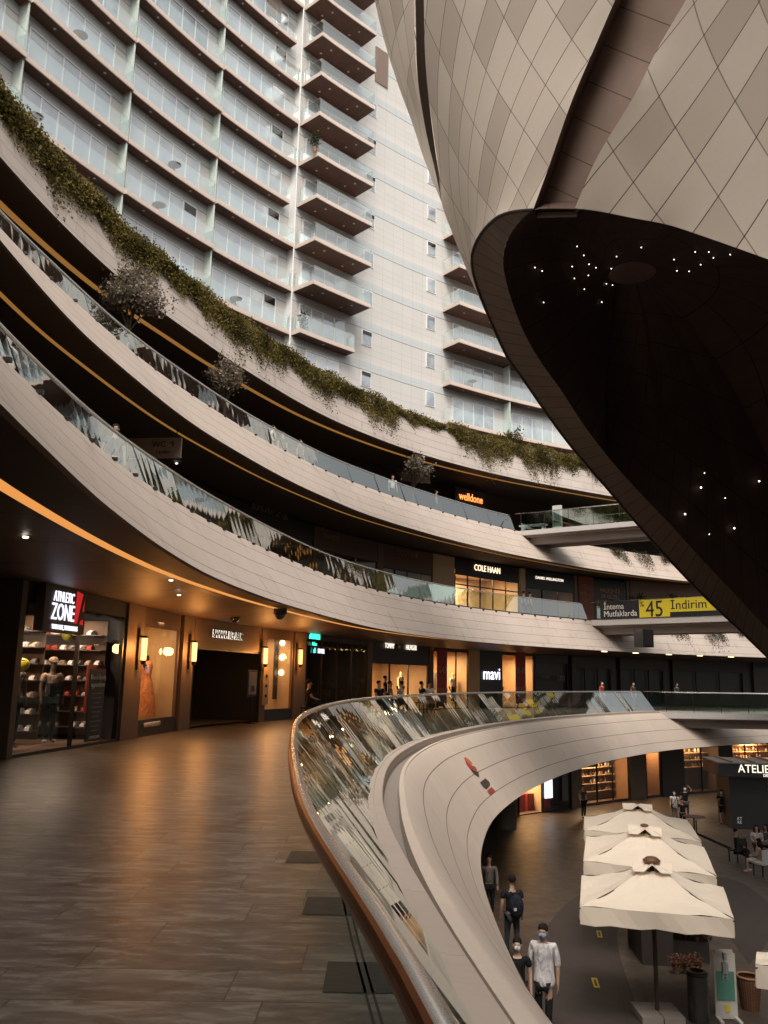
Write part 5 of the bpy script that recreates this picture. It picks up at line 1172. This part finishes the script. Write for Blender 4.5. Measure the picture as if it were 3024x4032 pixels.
b.build('emblem', plain('emblem_brown', (.20, .12, .075)), t, world=False); flat('125', .46, plain('print_cream', (.5, .42, .33)), 2.75, -.04, 1.15, t); flat('AT', .2, wht, .55, .03, .45, t); flat('RE', .2, wht, .55, .03, .27, t)

# ------------------------------------------------------------------ parasols
def parasol(corners, peak_h, label, base=False, vent_h=.05, fin=1.0):
    """corners of the canopy's edge on the plan (near-left, near-right, far-right, far-left) + height"""
    z = corners[0][2]; c = np.mean(np.array([p[:2] for p in corners]), 0); t = thing('parasol', label, 'parasol', (c[0], c[1], zg(c[1])), 0, 'cream square parasols')
    pk = np.array([c[0], c[1], z + peak_h]); b = MB(); N = 10; cs = [np.array([p[0], p[1], z]) for p in corners]; vent = .27
    for k in range(4):
        a, d = cs[k], cs[(k + 1) % 4]
        for i in range(N):
            for j in range(N):
                def pt(i, j):
                    u, v = i / N, j / N; e = a + (d - a) * u; p = e + (pk - e) * v * (1 - vent * .6)
                    p = p.copy(); p[2] -= .10 * sin(pi * u) * (1 - v) * 0 + .06 * sin(pi * v) ; p[2] += -.05 * sin(pi * u) * sin(pi * v) + .022 * sin(u * 9.4 + k * 2.1) * sin(pi * u) * (1 - v) * sin(v * 3 + 1) + .012 * sin(u * 17 + v * 11 + k); return tuple(p)
                b.quad(pt(i, j), pt(i + 1, j), pt(i + 1, j + 1), pt(i, j + 1))
    b.build('canopy', MATS['canvas'], t)
    b = MB()
    for k in range(4):
        a, d = cs[k], cs[(k + 1) % 4]; out = (a + d) / 2 - pk; out[2] = 0; out /= np.linalg.norm(out)
        for i in range(N):
            e0, e1 = a + (d - a) * i / N, a + (d - a) * (i + 1) / N; w0, w1 = .30 + .02 * sin(i * 2.1 + k), .30 + .02 * sin((i + 1) * 2.1 + k)
            b.quad(tuple(e0), tuple(e1), tuple(e1 + out * .03 * sin(i + 1) - np.array([0, 0, w1])), tuple(e0 + out * .03 * sin(i) - np.array([0, 0, w0])))
    b.build('valance', MATS['canvas'], t)
    b = MB(); top = pk + np.array([0, 0, vent_h * .9])
    vc = [pk * (vent) * 0 + (cs[k] - pk) * vent + pk + np.array([0, 0, vent_h + .02]) for k in range(4)]
    for k in range(4):
        a, d = vc[k], vc[(k + 1) % 4]; m_ = (a + d) / 2 + np.array([0, 0, .13])
        q1, q2 = a * .72 + d * .28 + np.array([0, 0, .0]), a * .28 + d * .72
        for p1, p2 in ((a, q1), (q1, m_), (m_, q2), (q2, d)): b.add([tuple(p1), tuple(p2), tuple(top)], [(0, 1, 2)])
    b.build('vent', MATS['canvas'], t)
    MB().lathe([(.001, .10 * fin), (.09 * fin, .09 * fin), (.17 * fin, .03), (.15 * fin, 0), (.001, -.02)], tuple(top), 14).build('finial', plain('finial_wood', (.17, .075, .035), .5), t, True)
    MB().tube([(c[0], c[1], zg(c[1]) + .1), tuple(pk)], .04, 10).build('pole', MATS['bark'], t)
    b = MB()
    for k in range(4): b.tube([tuple(pk - np.array([0, 0, .12])), tuple(cs[k] - np.array([0, 0, .04]))], .016, 5)
    b.build('rib', MATS['bark'], t)
    bb = MB()
    for x in (-.2, .2):
        for y in (-.2, .2): bb.box((c[0] + x, c[1] + y, zg(c[1]) + .065), (.19, .19, .055))
    bb.build('base_slab', MATS['gutter_grey'], t); return t
def can(l, z): return [P(x, y, z) for x, y in l]
parasol(can([(2283, 3568), (2890, 3618), (2848, 3492), (2290, 3446)], -2.35), .56, 'nearest of three cream parasols in a row on the plaza')
parasol(can([(2297, 3390), (2822, 3450), (2772, 3335), (2308, 3292)], -2.5), .6, 'middle of three cream parasols in a row on the plaza', fin=.6)
parasol(can([(2300, 3268), (2762, 3312), (2706, 3228), (2300, 3215)], -2.65), .62, 'farthest of three cream parasols in a row on the plaza', fin=.45)
c4 = can([(2974, 3800), (2979, 3748)], -2.3); parasol([c4[0], (c4[0][0] + 2.6, c4[0][1] - .3, -2.3), (c4[1][0] + 2.7, c4[1][1] + .5, -2.3), c4[1]], .35, 'cream parasol cut off at the right edge of the plaza')

# ------------------------------------------------------------------ things on the plaza
sp = PG(2752, 4020); t = thing('litter_bin', 'cylindrical steel litter bin beside the white hand sanitiser stand', 'bin', sp)
MB().lathe([(.185, 0), (.185, .80)], sp, 24).build('drum', plain('bin_steel', (.10, .10, .10), .3, .8), t, True); MB().lathe([(.19, .78), (.2, .81), (.19, .84), (.13, .86), (.12, .81), (.001, .80)], sp, 24).build('rim', MATS['dark_metal'], t, True)
sp = PG(2862, 4015); t = thing('sanitiser_stand', 'white hand sanitiser stand with a green panel and yellow sticker', 'stand', sp, -.05)
MB().box((0, 0, .58), (.2, .02, .56)).box((0, 0, 1.16), (.16, .02, .04)).build('board', plain('stand_white', (.62, .58, .54), .4), t, world=False); MB().box((-.17, -.12, .03), (.03, .18, .03)).box((.17, -.12, .03), (.03, .18, .03)).build('foot', MATS['stand_white'], t, world=False)
MB().box((0, -.025, .58), (.165, .006, .25)).build('green_panel', plain('panel_green', (.10, .27, .21), .5), t, world=False); MB().box((0, -.05, .90), (.05, .04, .09)).box((0, -.06, 1.1), (.025, .04, .06)).build('dispenser', plain('dispenser_grey', (.3, .3, .3)), t, world=False)
MB().box((.02, -.03, .2), (.04, .006, .06)).build('sticker', yel, t, world=False); flat('H', .16, wht, 0, -.036, .70, t)
sp = PG(2955, 3975); t = thing('wicker_basket', 'tall brown wicker basket right of the sanitiser stand', 'basket', sp)
bw = m_lines('wicker', (.21, .10, .05), (.05, .025, .014), .035, .12, .006, .02, .7, .4)
b = MB(); pr = [(.16, 0), (.19, .2), (.215, .42), (.225, .56), (.2, .6)]; b.lathe(pr, sp, 26); b.build('weave', MATS['wicker'], t, True); MB().tube([(sp[0] + cos(a) * .22, sp[1] + sin(a) * .22, sp[2] + .59) for a in np.linspace(0, 2 * pi, 22)], .025, 6).build('rim', MATS['int_wood'], t, True)
for i, (px, py, lb) in enumerate(((2360, 3678, 'farther'), (2345, 3870, 'nearer'))):
    p = PG(px, py, .03); t = thing('floor_sticker', 'yellow rectangular floor sticker, the %s of two beside the parasols' % lb, 'floor sticker', p, -.18 + .05 * i, 'yellow floor stickers')
    MB().box((0, 0, .002), (.06, .30, .002)).build('sheet', yel, t, world=False); MB().box((0, 0, .005), (.025, .20, .001)).build('print', MATS['int_brown'], t, world=False)
# planter of reddish shrubs and flower boxes under the front parasol
pc = PG(2640, 3720); t = thing('planter', 'dark planter of reddish shrubs behind the bin, under the parasol', 'planter', pc, -.25)
MB().box((0, 0, .25), (.75, 1.5, .25)).build('box', MATS['int_dark'], t, world=False)
n_ = 3000; P_ = rng.uniform([-.8, -1.5, .45], [.8, 1.5, 1.25], (n_, 3)); v, f = leaves(P_, np.tile([0, 0, 1.], (n_, 1)), .16, .9)
m_leaf('heather_leaves', (.12, .06, .04), (.30, .15, .10), (.07, .04, .03)); me = bpy.data.meshes.new('plants'); me.from_pydata(v.tolist(), [], f.tolist()); me.materials.append(MATS['heather_leaves']); o = bpy.data.objects.new('plants', me); COL.objects.link(o); o.parent = t
for k, px in enumerate((2665, 2705, 2745)):
    p = PG(px, 3835); t = thing('flower_pot', 'small pot of dry tan flowers, %s of three before the planter' % ['left', 'middle', 'right'][k], 'pot', p, 0, 'pots of dry flowers')
    MB().lathe([(.07, 0), (.09, .16), (.08, .16)], (0, 0, 0), 12).build('pot', MATS['int_brown'], t, world=False); n_ = 500; P_ = rng.normal(size=(n_, 3)) * .055 + [0, 0, .24]; v, f = leaves(P_, P_ - [0, 0, .2], .05, .6)
    me = bpy.data.meshes.new('flowers'); me.from_pydata(v.tolist(), [], f.tolist()); me.materials.append(MATS['heather_leaves']); o = bpy.data.objects.new('flowers', me); COL.objects.link(o); o.parent = t
sp = PG(2560, 3760); t = thing('cafe_screen', 'dark brown cafe counter standing under the nearest parasol', 'counter', sp, -.1); MB().box((0, 0, .6), (.35, .9, .6)).build('body', MATS['int_dark'], t, world=False); MB().box((0, 0, 1.22), (.4, .95, .02)).build('counter_top', MATS['int_brown'], t, world=False)
# queue barrier and table
b_ = None
for i, (px, py) in enumerate(((2745, 3320), (2945, 3425))):
    p = PG(px, py); t = thing('barrier_post', 'slim dark barrier post %s' % ('beside the far table' if i == 0 else 'near the seated women'), 'barrier post', p, 0, 'queue barrier posts'); MB().tube([(0, 0, 0), (0, 0, 1.0)], .03, 8).build('post', MATS['dark_metal'], t, world=False); MB().lathe([(.16, 0), (.16, .02), (.001, .04)], (0, 0, 0), 16).build('foot', MATS['brushed_steel'], t, world=False)
pa, pb = PG(2745, 3320), PG(2945, 3395); x = MB().box(((pa[0] + pb[0]) / 2, (pa[1] + pb[1]) / 2, -4.95), (math.dist(pa[:2], pb[:2]) / 2, .01, .05), atan2(pb[1] - pa[1], pb[0] - pa[0])).build('barrier_belt', C_['black']); tag(x, 'black belt stretched between the barrier posts', 'barrier belt')
def table(p, label, r=.38, h=.74):
    t = thing('cafe_table', label, 'table', p); MB().lathe([(.001, h + .02), (r, h + .02), (r, h - .01), (.001, h - .01)], (0, 0, 0), 20).build('table_top', MATS['bark'], t, world=False); MB().tube([(0, 0, .02), (0, 0, h)], .04, 8).lathe([(.22, 0), (.2, .03), (.001, .05)], (0, 0, 0), 12).build('pedestal', MATS['dark_metal'], t, world=False)
table(PG(2736, 3305), 'dark round table beyond the far parasol', .5, 1.0); table(PG(3010, 3400), 'small table between the seated people')
for px, py, lb in ((2905, 3395, 'dark chair left of the seated women'), (3005, 3450, 'pale low bench under the seated woman in beige')):
    p = PG(px, py); t = thing('chair', lb, 'chair', p, .4); m = MATS['black_board'] if 'dark' in lb else MATS['lamp_white']
    MB().box((0, 0, .44), (.24, .24, .025)).build('seat', m, t, world=False); MB().box((0, -.24, .7), (.24, .02, .22)).build('backrest', m, t, world=False)
    for x in (-1, 1):
        for y in (-1, 1): MB().box((x * .21, y * .21, .21), (.015, .015, .21)).build('leg', MATS['dark_metal'], t, world=False)

# ------------------------------------------------------------------ people on the plaza
def gp(px, py): return PG(px, py)
pm = P(2140, 3722, -2.98); man = person('man in a loose white shirt with rolled sleeves and blue mask below the gallery edge', (pm[0], pm[1], zg(pm[1])), radians(-112), 1.82, 'white', 'black', 'rolled', 'long', 'maskb', 'short', fingers=True, w=1.14, tails=True,
             pose=dict(kL=(-.055, .05, .285), aL=(-.05, .07, .05), tL=(-.055, .145, .018), kR=(.055, .02, .29), aR=(.052, -.07, .07), tR=(.06, -.01, .02), jaw=(0, .03, .882), sku=(0, .028, .925), crn=(0, .03, .96)))
MB().box((0, .112, 1.12), (.006, .004, .24)).build('button_band', C_['white'], man, world=False)
pw = P(2037, 3765, -3.10); person('woman with a hair bun and white face mask beside the man in the white shirt', (pw[0], pw[1], zg(pw[1])), radians(-100), 1.62, 'black', 'black', 'short', 'long', 'maskw', 'bun', skin=SKIN2)
pk_ = P(2015, 3478, -3.0); bkp = person('person seen from behind in black with a dark backpack', (pk_[0], pk_[1], zg(pk_[1])), radians(95), 1.8, 'black', 'jeans', 'short', 'long', None, 'short', pose=dict(kL=(-.06, .02, .285), aL=(-.07, .02, .05), kR=(.06, .0, .285), aR=(.065, -.06, .06)))
b = MB(); b.ball((.06, -.2, 1.15), .2, 9, .85, .6, 1.35); b.build('backpack', C_['navy'], bkp, True, world=False); MB().box((-.0, -.325, 1.12), (.03, .005, .03)).build('tag', C_['white'], bkp, world=False); MB().tube([(.0, -.12, 1.4), (-.08, .0, 1.47), (-.1, .12, 1.3)], .02, 6).build('strap', C_['navy'], bkp, world=False)
pp = P(1925, 3398, -3.35); person('woman in a patterned loose top and dark trousers behind the backpacker', (pp[0], pp[1], zg(pp[1])), radians(-95), 1.64, 'print', 'black', 'long', 'long', None, 'short')
person('dark clothed person standing by the pier outside the glassware shop', gp(2298, 3222), radians(-60), 1.72, 'grey', 'black', 'short', 'long')
wm = person('woman in a white t-shirt with a black cross-body strap and white mask', gp(2660, 3240), radians(-100), 1.62, 'white', 'print', 'short', 'long', 'maskw', 'long', skin=SKIN2)
MB().tube([(-.12, .13, 1.35), (0, .17, 1.1), (.14, .13, .88)], .014, 6).build('strap', C_['black'], wm, world=False); MB().box((.16, .06, .82), (.06, .09, .09)).build('handbag', C_['black'], wm, world=False)
person('man in dark clothes with one hand raised to his head', gp(2702, 3232), radians(-90), 1.8, 'black', 'jeans', 'short', 'long', 'maskw', 'short', pose=dict(eL=(-.2, .03, .88), wL=(-.08, .06, .99), hL=(-.05, .06, .995)))
person('person in dark shorts with a white mask and raised hand beside the kiosk', gp(2848, 3246), radians(-105), 1.75, 'black', 'black', 'short', 'short', 'maskw', 'short', pose=dict(eR=(.16, .03, .66), wR=(.1, .13, .72), hR=(.08, .16, .75)))
person('person seen behind the farthest parasol, only the head showing', gp(2690, 3268), radians(-100), 1.5, 'black', 'black', 'short', 'long')
person('seated woman in a white top with long dark hair, back row of the cafe', gp(2985, 3372), radians(-110), 1.66, 'white', 'black', 'short', 'long', None, 'long', seated=True, skin=SKIN2)
person('seated dark haired person at the very right edge of the plaza', gp(3022, 3368), radians(-150), 1.66, 'grey', 'black', 'short', 'long', None, 'long', seated=True)
bw_ = person('seated woman in beige with white shorts and pink shoes, front of the cafe', gp(2992, 3440), radians(160), 1.66, 'beige', 'white', 'long', 'short', None, 'long', seated=True, shoes='pink', skin=SKIN2)
MB().ball((0, -.2, .75), .14, 8, 1, .6, 1.2).build('backpack', C_['grey'], bw_, True, world=False)
person('dark clothed person hunched on the dark chair by the barrier post', gp(2905, 3395), radians(-30), 1.7, 'black', 'black', 'long', 'long', None, 'short', seated=True)

# ------------------------------------------------------------------ people on the walkway and galleries
def at_front(cv, px, o, z): q = cv.s_at_px(px, z + 1.2, o); return cv.at(q, o, z), cv.ang(q)
for px, o_, top, st, lb in ((1214, 1.3, 'black', True, 'dim diner at the left end of the neon restaurant terrace'), (1490, 2.0, 'black', True, 'leftmost dark diner before the flag shop'), (1536, 2.0, 'grey', True, 'second dark diner before the flag shop, turned sideways'), (1578, 2.3, 'beige', True, 'diner in a pale shirt seen from behind before the flag shop'),
                            (1658, 2.0, 'black', True, 'dark diner under the right end of the flag shop'), (1688, 2.2, 'white', True, 'diner in a white top at the right end of the row'), (1516, .6, 'black', False, 'dark standing waiter in the doorway of the flag shop')):
    p, a = at_front(F0, px, o_, 0); p = (p[0], p[1], .12 if st else 0)
    person(lb, p, a + (pi if top == 'beige' else random.uniform(-1, 1)), 1.9 if st else 1.75, top, 'black', 'short', 'long', None, 'short', seated=st, group='people eating outside the shops')
    if st:
        t = thing('chair', lb.replace('diner', 'chair of the diner'), 'chair', (p[0], p[1], 0), a, 'dark terrace chairs'); MB().box((0, 0, .5), (.22, .22, .03)).build('seat', MATS['black_board'], t, world=False)
        for x in (-1, 1):
            for y in (-1, 1): MB().box((x * .19, y * .19, .24), (.015, .015, .24)).build('leg', MATS['dark_metal'], t, world=False)
for px, tp, lb in ((2368, 'red', 'person in red with a white mask behind the far balustrade'), (2492, 'brown', 'person in brown behind the far balustrade near the bridge'), (2664, 'grey', 'grey clothed person at the start of the footbridge')):
    p, a = at_front(G0, px, -2.5, 0); person(lb, p, a, 1.72, tp, 'grey', 'short', 'long', 'maskw', 'short')
p = P(455, 1700, 7.05); person('dark haired person leaning behind the middle gallery balustrade at left', (p[0], p[1], 5.5), radians(-60), 1.75, 'black', 'black', 'short', 'long')
for px, tp, lb in ((2060, 'black', 'dark person passing the bright shoe shop'), (2085, 'brown', 'person in brown beside the watch shop')):
    p, a = at_front(G1, px, -2.2, 5.5); person(lb, p, a + 1, 1.72, tp, 'black', 'short', 'long')
for px, tp, lb, o_ in ((1075, 'white', 'seated guest in a white shirt on the upper gallery', -1.6), (1110, 'navy', 'seated guest in dark blue beside the white shirted one', -1.7), (1180, 'grey', 'seated guest in grey on the upper gallery', -1.6), (1714, 'print', 'standing person in a patterned top near the small far tree', -1.5), (1545, 'white', 'person in white behind the upper balustrade', -1.4)):
    p, a = at_front(G2, px, o_, 11); person(lb, p, a + random.uniform(-.8, .8), 1.72, tp, 'black', 'short', 'long', group='guests on the upper gallery')
# trees on the upper gallery
def gt(px, py_top, py_bot, o_, h, r, lb, n, size=.12):
    q = G2.s_at_px(px, 12.5, o_); p = G2.at(q, o_, 11); tree(p, h, r, lb, MATS['olive_leaves'], n, h - 1.7 * r, 'olive_tree', .85, size)
gt(500, 0, 0, -1.5, 3.6, 1.15, 'largest pale olive tree behind the upper balustrade at left', 7500, .1)
gt(885, 0, 0, -1.5, 3.1, 1.0, 'middle sparse olive tree behind the upper balustrade', 2600, .1)
gt(1628, 0, 0, -1.6, 3.3, 1.05, 'smallest far olive tree beside the hanging brown sign', 2000, .12)
# items on the upper bridge
t = thing('info_stand', 'white upright information stand on the upper footbridge', 'stand', (10.9, 53.0, 11), rz2); MB().box((0, 0, .75), (.28, .12, .75)).build('panel', MATS['stand_white'], t, world=False); MB().box((0, -.125, .8), (.2, .01, .4)).build('print', MATS['tower_pane_dark'], t, world=False)
t = thing('bench', 'low white bench on the upper footbridge', 'bench', (9.6, 54.2, 11), rz2); MB().box((0, 0, .42), (.9, .22, .05)).build('seat', MATS['stand_white'], t, world=False); MB().box((-.7, 0, .18), (.06, .2, .18)).build('leg', MATS['stand_white'], t, world=False); MB().box((.7, 0, .18), (.06, .2, .18)).build('leg', MATS['stand_white'], t, world=False)

# coloured stickers on the cladding below the balustrade (follow its surface)
cl0 = [o for o in gal0.children if o.name.startswith('cladding')][0]
bv = BVHTree.FromPolygons([v.co.copy() for v in cl0.data.vertices], [tuple(p.vertices) for p in cl0.data.polygons])
def decal(pts, mat, name, parent, lift=.012):
    out = []
    for px, py in pts:
        d = Vector(ray(px, py)).normalized(); h = bv.ray_cast(Vector((0, 0, EYE)), d)
        if h[0] is None: return None
        out.append(h[0] + (h[1] if h[1].dot(d) < 0 else -h[1]) * lift)
    return MB().add([tuple(p) for p in out], [tuple(range(len(out)))]).build(name, mat, parent)
Zm = lambda x, y: (1700 + x * .3617, 2850 + y * .3617)
oran = plain('sticker_orange', (.62, .14, .03), .5); rd = plain('sticker_red', (.42, .05, .04), .5); dkb = plain('sticker_brown', (.055, .03, .02), .5)
h = Vector((0, 0, 0)); d = Vector(ray(*Zm(430, 480))).normalized(); hh = bv.ray_cast(Vector((0, 0, EYE)), d)[0]
t = thing('sticker', 'orange and red leaf shaped sticker on the pale cladding', 'sticker', tuple(hh)); 
decal([Zm(*p) for p in ((360, 362), (395, 385), (440, 430), (425, 470), (380, 410), (348, 385))], oran, 'orange_patch', t); decal([Zm(*p) for p in ((360, 400), (425, 455), (470, 470), (495, 520), (445, 505), (410, 485), (372, 440))], rd, 'red_patch', t, .014); decal([Zm(*p) for p in ((410, 485), (450, 508), (505, 530), (515, 585), (480, 565), (440, 530))], dkb, 'painted_shadow_patch', t, .013)  # the brown piece paints the dark shadow beside the leaf shape
d = Vector(ray(*Zm(590, 660))).normalized(); hh = bv.ray_cast(Vector((0, 0, EYE)), d)[0]
t = thing('sticker', 'black square sticker with a red tip on the pale cladding below the leaf shaped one', 'sticker', tuple(hh))
decal([Zm(*p) for p in ((520, 642), (580, 595), (625, 635), (632, 670), (595, 715), (560, 695))], dkb, 'black_patch', t); decal([Zm(*p) for p in ((600, 735), (645, 690), (690, 735), (635, 778))], rd, 'red_patch', t)

# small things on the balconies of the tower
def chairset(q, o, z, lb):
    t = thing('balcony_table', lb, 'table', TW.at(q, o, z)); MB().lathe([(.001, .72), (.4, .72), (.4, .69), (.001, .69)], TW.at(q, o, z), 14).tube([TW.at(q, o, z), TW.at(q, o, z + .7)], .03, 6).build('table_top', MATS['gutter_grey'], t)
for px, zz, lb in ((1840, 24.9, 'small round table on a right hand tower balcony'), (150, 28.1, 'round table on the lowest left tower balcony'), (640, 28.1, 'round table on a middle tower balcony'), (940, 24.9, 'round table on a lower tower balcony near the downpipe'), (700, 31.3, 'round table on a second row tower balcony'), (1230, 31.3, 'round table on a box balcony of the tower'), (1265, 34.5, 'round table on a higher box balcony of the tower'), (330, 34.5, 'round table high on a left tower balcony')):
    q = TW.s_at_px(px, zz); chairset(q, -.35 if px < 1100 else .5, zz, lb)
for px, zz, o_, lb in ((1238, 37.7, 1.8, 'yellow flowering pot plant on the rim of a box balcony'), (1190, 24.9, .4, 'green pot plant on the lowest box balcony')):
    q = TW.s_at_px(px, zz, o_); t = thing('pot_plant', lb, 'plant', TW.at(q, o_, zz)); n_ = 160; P_ = rng.normal(size=(n_, 3)) * [.16, .16, .25] + [0, 0, .95]; v, f = leaves(P_, P_ - [0, 0, .5], .16, .5); me = bpy.data.meshes.new('leaves'); me.from_pydata(v.tolist(), [], f.tolist()); me.materials.append(MATS['shrub_leaves']); o = bpy.data.objects.new('leaves', me); COL.objects.link(o); o.parent = t
    MB().lathe([(.12, 0), (.18, .35), (.15, .35)], (0, 0, 0), 12).build('pot', MATS['int_wood'], t, world=False); MB().tube([(0, 0, .3), (0, 0, .9)], .02, 5).build('stem', MATS['bark'], t, world=False)
q = TW.s_at_px(2060, 22.5, 1.2); tree(TW.at(q, -14.5, 17.0) if False else G3.at(G3.s_at_px(2110, 17.2), -2.0, 16.8), 1.7, .9, 'small leafy shrub standing behind the far parapet ivy', MATS['ivy_leaves'], 900, .4, 'shrub')

# ------------------------------------------------------------------ the other side of the canyon, outside the picture
t = thing('opposite_building', 'pale terraced building across the atrium, behind and right of the camera', 'building', (16, -6, -5.5))
OC = Curve([(44, 44), (33, 31), (24, 18), (18, 6), (14.5, -6), (10, -16), (0, -24), (-14, -28)], .5)
for k in range(4):
    z = 5.5 * k
    sweep(OC, [(0, z + .1), (-.3, z + .05), (-1.7 if False else .9, z - 1.9)], 0, None, 1.0).build('cladding', MATS['stone_cladding'], t)
    sweep(OC, [(.9, z - 1.9), (5, z - 1.9)], 0, None, 1.0).build('soffit', MATS['soffit_black'], t)
    sweep(OC, [(4.5, z + 3.8), (4.5, z)], 0, None, 1.0).build('shop_wall', MATS['int_grey'], t)
sweep(OC, [(3.0, 40), (3.0, 17)], 0, None, 1.0).build('wall', MATS['planter_concrete'], t)
# ------------------------------------------------------------------ daylight: bright overcast sky over the canyon
wd = bpy.data.worlds.new('World'); SC.world = wd; wd.use_nodes = True; wt = wd.node_tree
bg = wt.nodes['Background']; sky = wt.nodes.new('ShaderNodeTexSky'); sky.sky_type = 'NISHITA'; sky.sun_disc = False
SUN_EL, SUN_AZ = radians(54), radians(176)
sky.sun_elevation = SUN_EL; sky.sun_rotation = SUN_AZ; sky.air_density = 1.2; sky.dust_density = 6.0; sky.ozone_density = .6
hs = wt.nodes.new('ShaderNodeHueSaturation'); hs.inputs['Saturation'].default_value = .18
wt.links.new(sky.outputs[0], hs.inputs['Color']); mxn = wt.nodes.new('ShaderNodeMix'); mxn.data_type = 'RGBA'; mxn.blend_type = 'MULTIPLY'; mxn.inputs[0].default_value = 1; mxn.inputs[7].default_value = (1, .972, .93, 1)
wt.links.new(hs.outputs[0], mxn.inputs[6]); wt.links.new(mxn.outputs[2], bg.inputs[0]); bg.inputs[1].default_value = .115
sl = bpy.data.lights.new('sun', 'SUN'); sl.energy = 1.05; sl.angle = radians(25); sl.color = (1, .88, .76)
so = bpy.data.objects.new('sun', sl); COL.objects.link(so)
d = Vector((sin(SUN_AZ) * cos(SUN_EL), cos(SUN_AZ) * cos(SUN_EL), sin(SUN_EL)))   # towards the sun
so.rotation_euler = d.to_track_quat('Z', 'Y').to_euler()
vs_ = SC.view_settings; vs_.view_transform = 'Standard'; vs_.look = 'None'; vs_.gamma = 1; vs_.exposure = EXPO
SC.cycles.use_denoising = True; SC.cycles.max_bounces = 7; SC.cycles.diffuse_bounces = 3; SC.cycles.glossy_bounces = 3; SC.cycles.transparent_max_bounces = 14
SC.cycles.transmission_bounces = 2; SC.cycles.sample_clamp_indirect = 4; SC.cycles.caustics_reflective = False; SC.cycles.caustics_refractive = False
